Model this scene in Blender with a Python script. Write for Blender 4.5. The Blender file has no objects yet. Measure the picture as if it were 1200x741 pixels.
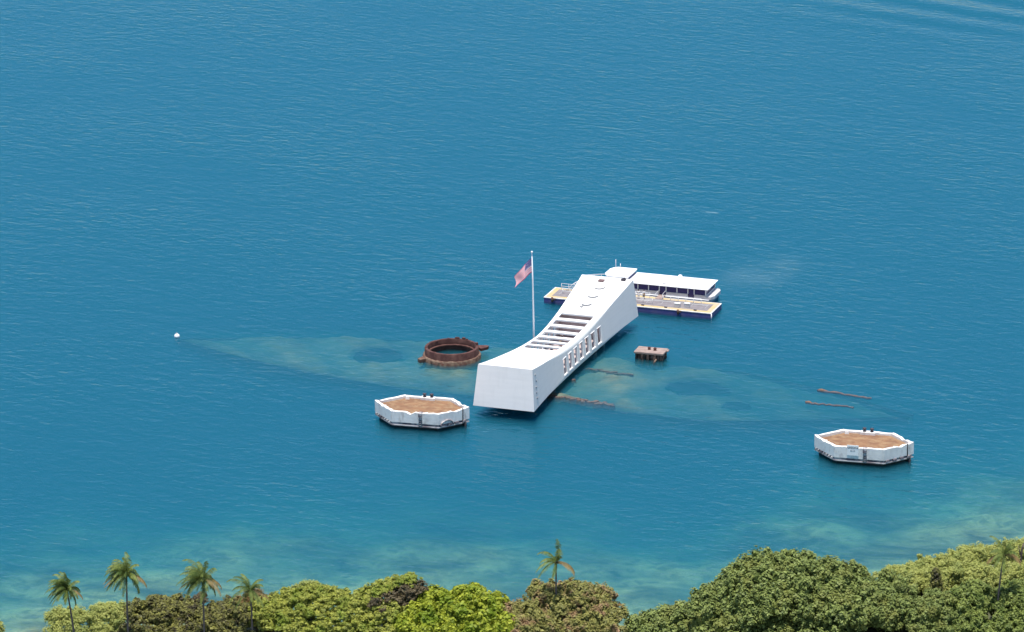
import bpy, bmesh, math, random
import numpy as np
from mathutils import Vector, Matrix

R = math.radians
random.seed(7)
C = bpy.context.scene.collection
sc = bpy.context.scene
# ------------------------------------------------------------------ camera, sky, sun, exposure
# Local frame: x runs along the sunken hull, y along the white hall, z up, metres; water level z = 0.
AX = R(69.9226)
SA, CA = math.sin(AX), math.cos(AX)
def wl(X, Y):                       # camera-aligned ground coordinates -> local frame
    return X * SA - Y * CA, X * CA + Y * SA

cam_d = bpy.data.cameras.new('camera')
cam = bpy.data.objects.new('camera', cam_d)
C.objects.link(cam)
cam_d.sensor_width = 36.0
cam_d.lens = 156.356
cam_d.clip_start = 1.0
cam_d.clip_end = 20000.0
cam.matrix_world = (Matrix.Translation((246.302, -697.207, 245.818)) @ Matrix.Rotation(R(90 - 69.9226), 4, 'Z')
                    @ Matrix.Rotation(R(90 - 17.714), 4, 'X') @ Matrix.Rotation(R(-0.627), 4, 'Z'))
sc.camera = cam

SUN_EL = R(82)
sx, sy = wl(-0.18, -0.98)
SUN_AZ = math.atan2(sx, sy)
world = bpy.data.worlds.new('World')
sc.world = world
world.use_nodes = True
wn = world.node_tree
sky = wn.nodes.new('ShaderNodeTexSky')
sky.sky_type = 'NISHITA'
sky.sun_disc = False
sky.sun_elevation = SUN_EL
sky.sun_rotation = SUN_AZ
sky.air_density = 1.0
sky.dust_density = 0.2
bgn = wn.nodes['Background']
wn.links.new(sky.outputs[0], bgn.inputs[0])
bgn.inputs[1].default_value = 0.11
sd = bpy.data.lights.new('sun', 'SUN')
sd.energy = 4.2
sd.angle = R(0.53)
sd.color = (1.0, 0.95, 0.87)
sun = bpy.data.objects.new('sun', sd)
C.objects.link(sun)
sdir = Vector((math.sin(SUN_AZ) * math.cos(SUN_EL), math.cos(SUN_AZ) * math.cos(SUN_EL), math.sin(SUN_EL)))
sun.rotation_euler = sdir.to_track_quat('Z', 'Y').to_euler()
sun.location = sdir * 300
sc.view_settings.view_transform = 'Standard'
sc.view_settings.look = 'None'
sc.view_settings.exposure = 0.62
sc.view_settings.gamma = 1.0
sc.view_settings.use_curve_mapping = False
sc.cycles.max_bounces = 6
sc.cycles.volume_bounces = 3
sc.cycles.use_adaptive_sampling = True
sc.cycles.adaptive_threshold = 0.02
sc.cycles.transparent_max_bounces = 16
sc.cycles.sample_clamp_indirect = 6.0
sc.cycles.caustics_reflective = False
sc.cycles.caustics_refractive = False

# ------------------------------------------------------------------ helpers: objects
def tag(o, label=None, cat=None, group=None, kind=None):
    if label: o['label'] = label
    if cat: o['category'] = cat
    if group: o['group'] = group
    if kind: o['kind'] = kind
    return o

def thing(name, label, cat, loc=(0, 0, 0), rz=0.0, group=None):
    o = bpy.data.objects.new(name, None)
    C.objects.link(o)
    o.empty_display_size = 0.3
    o.location = loc
    o.rotation_euler = (0, 0, rz)
    return tag(o, label, cat, group)

def copy_tree(o, parent=None):
    c = o.copy()
    C.objects.link(c)
    if parent is not None:
        c.parent = parent
    for ch in list(o.children):
        copy_tree(ch, c)
    return c

class MB:
    """collects shapes, builds ONE mesh object"""
    def __init__(self):
        self.v = []; self.f = []; self.m = []; self.s = []
    def face_block(self, verts, faces, mat=0, smooth=False):
        b = len(self.v)
        self.v += [tuple(p) for p in verts]
        for f in faces:
            self.f.append([b + i for i in f]); self.m.append(mat); self.s.append(smooth)
        return self
    def box(self, c, size, rz=0.0, mat=0, taper=1.0, rx=0.0, ry=0.0):
        hx, hy, hz = [k / 2 for k in size]
        M = Matrix.Translation(c) @ Matrix.Rotation(rz, 4, 'Z') @ Matrix.Rotation(ry, 4, 'Y') @ Matrix.Rotation(rx, 4, 'X')
        vs = []
        for z, t in ((-hz, 1), (hz, taper)):
            for x, y in ((-hx, -hy), (hx, -hy), (hx, hy), (-hx, hy)):
                vs.append(M @ Vector((x * t, y * t, z)))
        return self.face_block(vs, [(3, 2, 1, 0), (4, 5, 6, 7), (0, 1, 5, 4), (1, 2, 6, 5), (2, 3, 7, 6), (3, 0, 4, 7)], mat)
    def prism(self, poly, z0, z1, mat=0, scale_top=1.0):
        n = len(poly)
        cx = sum(p[0] for p in poly) / n; cy = sum(p[1] for p in poly) / n
        vs = [(x, y, z0) for x, y in poly] + [(cx + (x - cx) * scale_top, cy + (y - cy) * scale_top, z1) for x, y in poly]
        fs = [list(range(n))[::-1], list(range(n, 2 * n))] + [(i, (i + 1) % n, n + (i + 1) % n, n + i) for i in range(n)]
        return self.face_block(vs, fs, mat)
    def ring(self, outer, inner, z0, z1, mat=0):
        n = len(outer)
        vs = [(x, y, z0) for x, y in outer] + [(x, y, z0) for x, y in inner] + [(x, y, z1) for x, y in outer] + [(x, y, z1) for x, y in inner]
        fs = []
        for i in range(n):
            j = (i + 1) % n
            fs += [(i, j, 2 * n + j, 2 * n + i), (n + j, n + i, 3 * n + i, 3 * n + j), (2 * n + i, 2 * n + j, 3 * n + j, 3 * n + i), (j, i, n + i, n + j)]
        return self.face_block(vs, fs, mat)
    def tube(self, pts, radii, n=8, mat=0, cap=True, smooth=True):
        pts = [Vector(p) for p in pts]
        if not hasattr(radii, '__len__'): radii = [radii] * len(pts)
        vs = []
        for i, p in enumerate(pts):
            d = (pts[min(i + 1, len(pts) - 1)] - pts[max(i - 1, 0)]).normalized()
            ref = Vector((0, 0, 1)) if abs(d.z) < 0.9 else Vector((1, 0, 0))
            a = d.cross(ref).normalized(); b = d.cross(a)
            for k in range(n):
                t = 2 * math.pi * k / n
                vs.append(p + (a * math.cos(t) + b * math.sin(t)) * radii[i])
        fs = []
        for i in range(len(pts) - 1):
            for k in range(n):
                k2 = (k + 1) % n
                fs.append((i * n + k, (i + 1) * n + k, (i + 1) * n + k2, i * n + k2))
        self.face_block(vs, fs, mat, smooth)
        if cap:
            b = len(self.v) - len(vs)
            self.f.append([b + k for k in range(n)]); self.m.append(mat); self.s.append(False)
            e = b + (len(pts) - 1) * n
            self.f.append([e + k for k in range(n)][::-1]); self.m.append(mat); self.s.append(False)
        return self
    def lathe(self, prof, n=32, c=(0, 0, 0), mat=0, closed=False, smooth=True, wob=0.0, seed=1):
        rnd = random.Random(seed)
        m = len(prof); vs = []
        for k in range(n):
            t = 2 * math.pi * k / n
            for r, z in prof:
                rr = r + rnd.uniform(-wob, wob) * (1 if r > 0 else 0)
                vs.append((c[0] + rr * math.cos(t), c[1] + rr * math.sin(t), c[2] + z + rnd.uniform(-wob, wob)))
        fs = []
        for k in range(n):
            k2 = (k + 1) % n
            for i in range(m if closed else m - 1):
                j = (i + 1) % m
                fs.append((k * m + i, k2 * m + i, k2 * m + j, k * m + j))
        return self.face_block(vs, fs, mat, smooth)
    def build(self, name, mats, parent=None, sharp=None, bevel=None, loc=None, rz=0.0):
        me = bpy.data.meshes.new(name)
        me.from_pydata(self.v, [], self.f)
        mats = mats if isinstance(mats, (list, tuple)) else [mats]
        for mt in mats: me.materials.append(mt)
        me.polygons.foreach_set('material_index', self.m)
        me.polygons.foreach_set('use_smooth', self.s)
        bm = bmesh.new(); bm.from_mesh(me)
        bmesh.ops.remove_doubles(bm, verts=bm.verts, dist=0.0004)
        bmesh.ops.recalc_face_normals(bm, faces=bm.faces)
        bm.to_mesh(me); bm.free()
        if sharp is not None: me.set_sharp_from_angle(angle=R(sharp))
        o = bpy.data.objects.new(name, me)
        C.objects.link(o)
        if parent is not None: o.parent = parent
        if loc is not None: o.location = loc
        o.rotation_euler.z = rz
        if bevel:
            b = o.modifiers.new('bevel', 'BEVEL'); b.width = bevel; b.segments = 2; b.limit_method = 'ANGLE'
        return o

# ------------------------------------------------------------------ helpers: materials
def new_mat(name):
    m = bpy.data.materials.new(name); m.use_nodes = True
    return m, m.node_tree, m.node_tree.nodes['Principled BSDF'], m.node_tree.nodes['Material Output']

def nd(nt, t, **kw):
    n = nt.nodes.new(t)
    for k, v in kw.items(): setattr(n, k, v)
    return n

def noise_fac(nt, scale, detail=4, lo=0.4, hi=0.6, stretch=(1, 1, 1), rough=0.55, dist=0.0, coord='Object', rz=0.0):
    tc = nd(nt, 'ShaderNodeTexCoord'); mp = nd(nt, 'ShaderNodeMapping')
    mp.inputs['Scale'].default_value = stretch; mp.inputs['Rotation'].default_value = (0, 0, rz)
    n = nd(nt, 'ShaderNodeTexNoise'); n.inputs['Scale'].default_value = scale; n.inputs['Detail'].default_value = detail
    n.inputs['Roughness'].default_value = rough; n.inputs['Distortion'].default_value = dist
    mr = nd(nt, 'ShaderNodeMapRange'); mr.inputs[1].default_value = lo; mr.inputs[2].default_value = hi
    nt.links.new(tc.outputs[coord], mp.inputs[0]); nt.links.new(mp.outputs[0], n.inputs[0]); nt.links.new(n.outputs['Fac'], mr.inputs[0])
    return mr.outputs[0]

def mixc(nt, fac, a, b, blend='MIX'):
    m = nd(nt, 'ShaderNodeMix', data_type='RGBA', blend_type=blend)
    for s, v in ((0, fac), (6, a), (7, b)):
        if hasattr(v, 'links') or isinstance(v, bpy.types.NodeSocket): nt.links.new(v, m.inputs[s])
        elif s == 0: m.inputs[0].default_value = v
        else: m.inputs[s].default_value = (*v, 1)
    return m.outputs[2]

def mathn(nt, op, a, b=None, c=None, clamp=False):
    m = nd(nt, 'ShaderNodeMath', operation=op); m.use_clamp = clamp
    for i, v in enumerate((a, b, c)):
        if v is None: continue
        if isinstance(v, bpy.types.NodeSocket): nt.links.new(v, m.inputs[i])
        else: m.inputs[i].default_value = v
    return m.outputs[0]

def simple(name, col, rough=0.6, var=None, vscale=1.0, vlo=0.35, vhi=0.65, metal=0.0, bump=0.0, bscale=8.0, stretch=(1, 1, 1), detail=5):
    m, nt, p, out = new_mat(name)
    p.inputs['Roughness'].default_value = rough; p.inputs['Metallic'].default_value = metal
    p.inputs['Specular IOR Level'].default_value = 0.3
    p.inputs['Base Color'].default_value = (*col, 1)
    if var is not None:
        f = noise_fac(nt, vscale, detail, vlo, vhi, stretch)
        nt.links.new(mixc(nt, f, col, var), p.inputs['Base Color'])
    if bump:
        b = nd(nt, 'ShaderNodeBump'); b.inputs['Strength'].default_value = 1; b.inputs['Distance'].default_value = bump
        nt.links.new(noise_fac(nt, bscale, 4, 0, 1), b.inputs['Height']); nt.links.new(b.outputs[0], p.inputs['Normal'])
    return m

def leaf_mat(name, c1, c2, c3=None, trans=0.35, bigvar=0.35):
    """leaf colours vary from leaf to leaf and from bough to bough"""
    m, nt, p, out = new_mat(name)
    g = nd(nt, 'ShaderNodeNewGeometry')
    tuft = noise_fac(nt, 1.25, 2, 0.36, 0.64)
    col = mixc(nt, mathn(nt, 'MULTIPLY_ADD', g.outputs['Random Per Island'], 0.4, mathn(nt, 'MULTIPLY', tuft, 0.6)), c1, c2)
    if c3 is not None:
        col = mixc(nt, noise_fac(nt, bigvar, 3, 0.5, 0.66), col, c3)
    nt.links.new(col, p.inputs['Base Color'])
    p.inputs['Roughness'].default_value = 0.55
    p.inputs['Specular IOR Level'].default_value = 0.25
    tr = nd(nt, 'ShaderNodeBsdfTranslucent'); nt.links.new(col, tr.inputs[0])
    mx = nd(nt, 'ShaderNodeMixShader'); mx.inputs[0].default_value = trans
    nt.links.new(p.outputs[0], mx.inputs[1]); nt.links.new(tr.outputs[0], mx.inputs[2]); nt.links.new(mx.outputs[0], out.inputs[0])
    return m

M = {}
M['white'] = simple('white_painted_concrete', (0.80, 0.79, 0.77), 0.6, (0.74, 0.73, 0.72), 0.5, 0.35, 0.7, stretch=(1, 1, 0.35))
M['wall_white'] = simple('white_wall_paint', (0.76, 0.73, 0.72), 0.6, (0.71, 0.685, 0.68), 0.5, 0.42, 0.8, stretch=(0.35, 0.35, 3.2), detail=8)
def weather(m, col, scale, lo, hi, stretch, amount):
    nt = m.node_tree; p = nt.nodes['Principled BSDF']
    src = p.inputs['Base Color'].links[0].from_socket
    geo = nd(nt, 'ShaderNodeNewGeometry'); mp = nd(nt, 'ShaderNodeMapping'); mp.inputs['Scale'].default_value = stretch
    n = nd(nt, 'ShaderNodeTexNoise'); n.inputs['Scale'].default_value = scale; n.inputs['Detail'].default_value = 6; n.inputs['Roughness'].default_value = 0.65
    r = nd(nt, 'ShaderNodeMapRange'); r.inputs[1].default_value = lo; r.inputs[2].default_value = hi; r.inputs[4].default_value = amount
    nt.links.new(geo.outputs['Position'], mp.inputs[0]); nt.links.new(mp.outputs[0], n.inputs[0]); nt.links.new(n.outputs['Fac'], r.inputs[0])
    nt.links.new(mixc(nt, r.outputs[0], src, col), p.inputs['Base Color'])
weather(M['wall_white'], (0.50, 0.48, 0.46), 0.9, 0.52, 0.8, (1, 1, 0.12), 0.22)
M['floor'] = simple('hall_floor', (0.46, 0.37, 0.36), 0.6, (0.38, 0.31, 0.30), 0.8)
M['frame'] = simple('frame_white', (0.84, 0.83, 0.82), 0.5)
M['grey'] = simple('grey_metal', (0.30, 0.30, 0.31), 0.5)
M['dark'] = simple('dark_metal', (0.05, 0.045, 0.06), 0.6)
M['rail'] = simple('white_rail', (0.72, 0.72, 0.73), 0.4)
M['rust'] = simple('rust', (0.065, 0.026, 0.024), 0.85, (0.13, 0.064, 0.052), 0.9, 0.4, 0.72, bump=0.04, bscale=2.5)
M['rust_pale'] = simple('rust_and_barnacles', (0.11, 0.055, 0.042), 0.9, (0.20, 0.145, 0.105), 1.2, 0.4, 0.65, bump=0.06, bscale=3)
M['quay_white'] = simple('weathered_white_concrete', (0.78, 0.76, 0.73), 0.75, (0.58, 0.55, 0.53), 0.55, 0.48, 0.8, stretch=(1, 1, 0.5), bump=0.02, bscale=3)
weather(M['quay_white'], (0.30, 0.22, 0.18), 1.1, 0.55, 0.75, (1, 1, 0.3), 0.6)
M['quay_base'] = simple('stained_concrete', (0.13, 0.11, 0.13), 0.85, (0.55, 0.51, 0.50), 0.8, 0.42, 0.60, stretch=(1, 1, 2), bump=0.03, bscale=4)
M['quay_ledge'] = simple('ledge_concrete', (0.56, 0.51, 0.50), 0.8, (0.22, 0.17, 0.18), 0.6, 0.5, 0.66, bump=0.03, bscale=4)
M['quay_dark'] = simple('wet_black_concrete', (0.025, 0.025, 0.03), 0.6, (0.07, 0.055, 0.05), 1.0)
M['dirt'] = simple('dry_brown_fill', (0.25, 0.135, 0.072), 0.95, (0.17, 0.09, 0.055), 0.45, 0.35, 0.68, bump=0.06, bscale=3, detail=7)
weather(M['dirt'], (0.33, 0.23, 0.13), 0.7, 0.45, 0.7, (1, 1.6, 1), 0.8)
weather(M['dirt'], (0.10, 0.075, 0.045), 1.6, 0.58, 0.72, (1, 1, 1), 0.7)
M['plat_top'] = simple('pinkish_concrete', (0.34, 0.26, 0.23), 0.85, (0.24, 0.175, 0.155), 0.9, bump=0.03, bscale=3)
M['plat_side'] = simple('broken_concrete', (0.05, 0.035, 0.03), 0.9, (0.22, 0.14, 0.11), 1.3, 0.45, 0.65, bump=0.1, bscale=2)
M['dock_blue'] = simple('dock_fascia', (0.06, 0.065, 0.21), 0.5, (0.10, 0.095, 0.21), 0.8)
M['dock_white'] = simple('dock_curb', (0.70, 0.68, 0.66), 0.6, (0.55, 0.52, 0.50), 1.0)
M['dock_yellow'] = simple('dock_edge_yellow', (0.50, 0.37, 0.16), 0.7, (0.44, 0.37, 0.26), 0.7)
M['dock_deck'] = simple('dock_deck', (0.23, 0.21, 0.22), 0.8, (0.17, 0.155, 0.165), 0.9)
M['boat_white'] = simple('boat_white', (0.80, 0.80, 0.81), 0.35, (0.74, 0.74, 0.75), 0.6)
M['boat_side'] = simple('boat_side', (0.56, 0.55, 0.56), 0.4, (0.50, 0.48, 0.49), 1.0)
M['boat_hull'] = simple('boat_hull_blue', (0.16, 0.26, 0.38), 0.4)
M['glass'] = simple('violet_shade_glass', (0.035, 0.03, 0.115), 0.12)  # blue-violet shade and colour fringing put into the glass colour
M['deck_pink'] = simple('boat_deck', (0.42, 0.30, 0.30), 0.7)
M['pole'] = simple('pole_white', (0.82, 0.82, 0.84), 0.3)
M['flag_red'] = simple('flag_red', (0.70, 0.02, 0.06), 0.8)
M['flag_white'] = simple('flag_white', (0.90, 0.87, 0.90), 0.8)
M['flag_blue'] = simple('flag_blue', (0.03, 0.03, 0.22), 0.8)
for k_ in ('flag_red', 'flag_white', 'flag_blue'):
    nt_ = M[k_].node_tree; p_ = nt_.nodes['Principled BSDF']; o_ = nt_.nodes['Material Output']
    t_ = nd(nt_, 'ShaderNodeBsdfTranslucent'); t_.inputs[0].default_value = p_.inputs['Base Color'].default_value
    m_ = nd(nt_, 'ShaderNodeMixShader'); m_.inputs[0].default_value = 0.5
    nt_.links.new(p_.outputs[0], m_.inputs[1]); nt_.links.new(t_.outputs[0], m_.inputs[2]); nt_.links.new(m_.outputs[0], o_.inputs[0])
M['wreck'] = simple('algae_covered_steel', (0.25, 0.24, 0.16), 0.9, (0.15, 0.16, 0.11), 0.25, 0.35, 0.7, bump=0.05, bscale=2)
weather(M['wreck'], (0.035, 0.045, 0.04), 0.16, 0.50, 0.68, (1, 1.3, 1), 0.5)
M['wreck_dark'] = simple('near_black_wreck', (0.012, 0.014, 0.016), 0.9)  # near-black: sloping hull sides, and the dark painted into deck openings
M['wreck_rust'] = simple('awash_rust', (0.20, 0.12, 0.085), 0.85, (0.12, 0.075, 0.06), 0.8)
M['bark'] = simple('bark', (0.13, 0.10, 0.085), 0.9, (0.07, 0.055, 0.05), 2.0, bump=0.02, bscale=6)
M['palm_bark'] = simple('palm_bark', (0.10, 0.085, 0.085), 0.9, (0.17, 0.14, 0.13), 1.2, stretch=(1, 1, 3), bump=0.02, bscale=4)
M['pale_bark'] = simple('pale_bark', (0.30, 0.26, 0.23), 0.9, (0.20, 0.17, 0.15), 2.0)
M['skin'] = simple('skin', (0.45, 0.27, 0.19), 0.6)
M['hair'] = simple('hair', (0.03, 0.02, 0.015), 0.6)
for nme, col in (('white', (0.78, 0.77, 0.76)), ('navy', (0.03, 0.04, 0.10)), ('red', (0.42, 0.04, 0.05)), ('grey', (0.25, 0.25, 0.27)), ('khaki', (0.36, 0.28, 0.18)), ('blue', (0.10, 0.18, 0.42)), ('black', (0.02, 0.02, 0.025))):
    M['cloth_' + nme] = simple('cloth_' + nme, col, 0.85)

# ------------------------------------------------------------------ the setting: ground and sea bed in one sheet, water, land
SHORE = [(-3000, -420), (-300, -150), (-140, -150), (-90, -131), (-78, -125), (-60, -120.5), (-20, -119.5), (4, -123), (10, -129), (21, -130), (32, -119), (40, -112), (55, -104), (75, -95), (140, -80), (3000, 120)]
def terrain():
    xs = np.concatenate([[-9000, -3000, -1200, -600, -300], np.arange(-200, 201, 4.0), [300, 600, 1200, 3000, 9000]])
    ys = np.concatenate([[-2600, -1600, -1000, -600, -400, -280, -210], np.arange(-170, -40, 1.5), np.arange(-38, 130, 8.0), [200, 400, 900, 2500, 6000, 14000]])
    X, Y = np.meshgrid(xs, ys)
    S = np.interp(X, [p[0] for p in SHORE], [p[1] for p in SHORE])
    wob = 1.6 * np.sin(X * 0.21) + 1.1 * np.sin(X * 0.47 + 1.3) + 0.7 * np.sin(X * 0.93)
    d = Y - S - wob                                   # + seaward
    depth = np.interp(d, [-60, -14, -5, 0, 6, 20, 36, 55, 80, 120, 200], [2.4, 2.0, 1.1, 0, -0.65, -1.05, -1.75, -3.2, -5.8, -9, -12])
    rel = np.interp(d, [0, 8, 40, 80], [0, 0.1, 0.35, 0.5])
    depth = depth + rel * (np.sin(X * 0.11 + Y * 0.07) * np.sin(Y * 0.17 - X * 0.05) + 0.5 * np.sin(X * 0.31 + 2) * np.sin(Y * 0.37))
    lx = X * SA - Y * CA; ly = X * CA + Y * SA
    V = np.stack([lx, ly, depth], -1).reshape(-1, 3)
    nx, ny = len(xs), len(ys)
    i = np.arange(nx - 1)[None, :] + nx * np.arange(ny - 1)[:, None]
    F = np.stack([i, i + 1, i + nx + 1, i + nx], -1).reshape(-1, 4)
    me = bpy.data.meshes.new('ground')
    me.from_pydata(V.tolist(), [], F.tolist())
    me.polygons.foreach_set('use_smooth', [True] * len(F))
    m, nt, p, out = new_mat('sand_and_soil')
    p.inputs['Roughness'].default_value = 0.95
    sand = mixc(nt, noise_fac(nt, 0.4, 5, 0.35, 0.7), (0.36, 0.41, 0.22), (0.28, 0.34, 0.18))
    weed = noise_fac(nt, 0.11, 7, 0.40, 0.62, (0.65, 1.0, 1), 0.66, 0.4, rz=R(-14))
    weed2 = noise_fac(nt, 0.34, 6, 0.44, 0.60, (0.9, 0.8, 1), 0.65, 0.6, rz=R(-14))
    bed = mixc(nt, mathn(nt, 'MAXIMUM', weed, mathn(nt, 'MULTIPLY', weed2, 0.75)), sand, (0.055, 0.085, 0.06))
    soil = mixc(nt, noise_fac(nt, 0.6, 6, 0.4, 0.62), (0.10, 0.085, 0.05), (0.05, 0.065, 0.022))
    geo = nd(nt, 'ShaderNodeNewGeometry'); sp = nd(nt, 'ShaderNodeSeparateXYZ')
    nt.links.new(geo.outputs['Position'], sp.inputs[0])
    mr = nd(nt, 'ShaderNodeMapRange'); mr.inputs[1].default_value = 0.35; mr.inputs[2].default_value = 0.9
    nt.links.new(sp.outputs[2], mr.inputs[0])
    nt.links.new(mixc(nt, mr.outputs[0], bed, soil), p.inputs['Base Color'])
    b = nd(nt, 'ShaderNodeBump'); b.inputs['Distance'].default_value = 0.1
    nt.links.new(noise_fac(nt, 2.0, 5, 0, 1), b.inputs['Height']); nt.links.new(b.outputs[0], p.inputs['Normal'])
    me.materials.append(m)
    o = bpy.data.objects.new('ground', me); C.objects.link(o)
    tag(o, kind='structure')
terrain()

def water_material():
    m, nt, p, out = new_mat('harbour_water')
    nt.nodes.remove(p)
    L = nt.links.new
    tc = nd(nt, 'ShaderNodeTexCoord')
    def wave(scale, stretch, rz, detail=3, rough=0.5, dist=0.0):
        mp = nd(nt, 'ShaderNodeMapping'); mp.inputs['Scale'].default_value = stretch; mp.inputs['Rotation'].default_value = (0, 0, rz)
        rt = nd(nt, 'ShaderNodeVectorRotate', rotation_type='Z_AXIS'); rt.inputs['Angle'].default_value = rz
        mp.inputs['Rotation'].default_value = (0, 0, 0)
        L(tc.outputs['Object'], rt.inputs[0]); L(rt.outputs[0], mp.inputs[0])
        n = nd(nt, 'ShaderNodeTexNoise'); n.inputs['Scale'].default_value = scale; n.inputs['Detail'].default_value = detail
        n.inputs['Roughness'].default_value = rough; n.inputs['Distortion'].default_value = dist
        L(mp.outputs[0], n.inputs[0]); return n.outputs['Fac']
    big = wave(0.018, (1, 1.4, 1), 0.4, 4)                                  # gusts: rougher and calmer areas
    amp = nd(nt, 'ShaderNodeMapRange'); amp.inputs[1].default_value = 0.35; amp.inputs[2].default_value = 0.65; amp.inputs[3].default_value = 0.65; amp.inputs[4].default_value = 1.2
    L(big, amp.inputs[0])
    h = mathn(nt, 'MULTIPLY', wave(0.60, (0.50, 1.0, 1), R(22), 2, 0.5, 0.3), 1.0)
    h = mathn(nt, 'MULTIPLY_ADD', wave(0.75, (0.50, 1.0, 1), R(-18), 2, 0.5, 0.3), 0.8, h)
    h = mathn(nt, 'MULTIPLY_ADD', wave(0.36, (0.42, 1.0, 1), R(8), 2, 0.5, 0.4), 1.0, h)
    h = mathn(nt, 'MULTIPLY_ADD', wave(1.5, (0.6, 1.0, 1), R(2), 1), 0.3, h)
    h = mathn(nt, 'MULTIPLY', h, amp.outputs[0])
    # an old boat wake crossing the far right
    mp = nd(nt, 'ShaderNodeVectorRotate', rotation_type='Z_AXIS'); mp.inputs['Angle'].default_value = R(17)
    L(tc.outputs['Object'], mp.inputs[0])
    wv = nd(nt, 'ShaderNodeTexWave', wave_type='BANDS', bands_direction='Y', wave_profile='SIN')
    wv.inputs['Scale'].default_value = 0.023; wv.inputs['Distortion'].default_value = 1.6; wv.inputs['Detail'].default_value = 2; wv.inputs['Detail Scale'].default_value = 0.6
    L(mp.outputs[0], wv.inputs[0])
    def spot(cx, cy, rx, ry, lo=1.0, hi=0.2):
        mm = nd(nt, 'ShaderNodeMapping', vector_type='TEXTURE'); mm.inputs['Location'].default_value = (cx, cy, 0); mm.inputs['Scale'].default_value = (rx, ry, 1e4)
        mm.inputs['Rotation'].default_value = (0, 0, R(-8))
        L(tc.outputs['Object'], mm.inputs[0])
        ln = nd(nt, 'ShaderNodeVectorMath', operation='LENGTH'); L(mm.outputs[0], ln.inputs[0])
        r = nd(nt, 'ShaderNodeMapRange'); r.interpolation_type = 'SMOOTHSTEP'
        r.inputs[1].default_value = hi; r.inputs[2].default_value = lo; r.inputs[3].default_value = 1; r.inputs[4].default_value = 0
        L(ln.outputs['Value'], r.inputs[0]); return r.outputs[0]
    wk = mathn(nt, 'MULTIPLY', wv.outputs['Fac'], spot(4, 292, 62, 58))
    h = mathn(nt, 'MULTIPLY_ADD', wk, 2.6, h)
    bp = nd(nt, 'ShaderNodeBump'); bp.inputs['Strength'].default_value = 1.0; bp.inputs['Distance'].default_value = 0.17
    L(h, bp.inputs['Height'])
    # a drift of pale silt stirred up by boats and a thin streak of foam; the blue itself comes from the water volume
    silt = mathn(nt, 'MULTIPLY', spot(17.5, 65, 9, 17, 1.0, 0.0), noise_fac(nt, 0.09, 4, 0.3, 0.7))
    streak = mathn(nt, 'MULTIPLY', spot(-5, 100.5, 17, 3.2, 1.0, 0.3), noise_fac(nt, 0.3, 6, 0.56, 0.70, (0.5, 1.6, 1), 0.65))
    df = nd(nt, 'ShaderNodeBsdfDiffuse'); df.inputs[0].default_value = (0.55, 0.72, 0.74, 1)
    tr = nd(nt, 'ShaderNodeBsdfTransparent')
    body = nd(nt, 'ShaderNodeMixShader')
    L(mathn(nt, 'MULTIPLY_ADD', silt, 0.10, mathn(nt, 'MULTIPLY', streak, 0.30)), body.inputs[0])
    L(tr.outputs[0], body.inputs[1]); L(df.outputs[0], body.inputs[2])
    gl = nd(nt, 'ShaderNodeBsdfGlossy'); gl.inputs['Color'].default_value = (0.36, 0.54, 0.74, 1); gl.inputs['Roughness'].default_value = 0.10; L(bp.outputs[0], gl.inputs['Normal'])
    fr = nd(nt, 'ShaderNodeFresnel'); fr.inputs['IOR'].default_value = 1.333; L(bp.outputs[0], fr.inputs['Normal'])
    mx = nd(nt, 'ShaderNodeMixShader'); L(mathn(nt, 'MULTIPLY', fr.outputs[0], 0.85), mx.inputs[0]); L(body.outputs[0], mx.inputs[1]); L(gl.outputs[0], mx.inputs[2])
    L(mx.outputs[0], out.inputs['Surface'])
    # extinction per metre and share of it that is scattered, for red, green and blue
    EXT = (0.36, 0.27, 0.27); ALB = (0.04, 0.365, 0.515)
    va = nd(nt, 'ShaderNodeVolumeAbsorption'); vs_ = nd(nt, 'ShaderNodeVolumeScatter'); ad = nd(nt, 'ShaderNodeAddShader')
    sc_ = [e * w for e, w in zip(EXT, ALB)]; ab_ = [e * (1 - w) for e, w in zip(EXT, ALB)]
    va.inputs['Density'].default_value = 1.0; va.inputs['Color'].default_value = (*[1 - q for q in ab_], 1)
    vs_.inputs['Density'].default_value = 1.0; vs_.inputs['Color'].default_value = (*sc_, 1); vs_.inputs['Anisotropy'].default_value = 0.0
    L(va.outputs[0], ad.inputs[0]); L(vs_.outputs[0], ad.inputs[1]); L(ad.outputs[0], out.inputs['Volume'])
    return m
water = MB().box((0, 4000, -30), (16000, 11000, 60)).build('water', water_material())
tag(water, kind='structure')

# ------------------------------------------------------------------ the white memorial hall
ZB = 1.6
def prof(y):
    t = min(1.0, abs(y) / 28.0)
    Wb = 4.25 + 1.25 * t ** 1.6
    Wt = 3.85 + 1.04 * t ** 1.6
    zt = 5.92 + 2.83 * t ** 1.5
    r = 0.07 + 0.64 * max(0.0, 1 - (t / 0.62) ** 2)
    return t, Wb, Wt, zt, r
def section(y):
    """right half of the outer profile, bottom to the roof's centre line"""
    t, Wb, Wt, zt, r = prof(y)
    def wx(z): return Wb + (Wt - Wb) * (z - ZB) / (zt - ZB)
    S = Vector((wx(zt - r), zt - r)); Cn = Vector((Wt, zt)); E = Vector((Wt - r, zt))
    pts = [Vector((Wb, ZB)), Vector((wx(2.02), 2.02)), Vector((wx(4.95), 4.95))]
    for k in range(5):
        q = k / 4
        pts.append(S * (1 - q) ** 2 + Cn * 2 * q * (1 - q) + E * q * q)
    pts += [Vector((3.02, zt)), Vector((0, zt + 0.02))]
    return pts
def ypos(y, z):
    t = abs(y) / 28.0
    return y * (1 - 0.0372 * (z - ZB) / 7.15 * t ** 3)
BAY = [-8.6 + 3.03 * i for i in range(7)]
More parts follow.
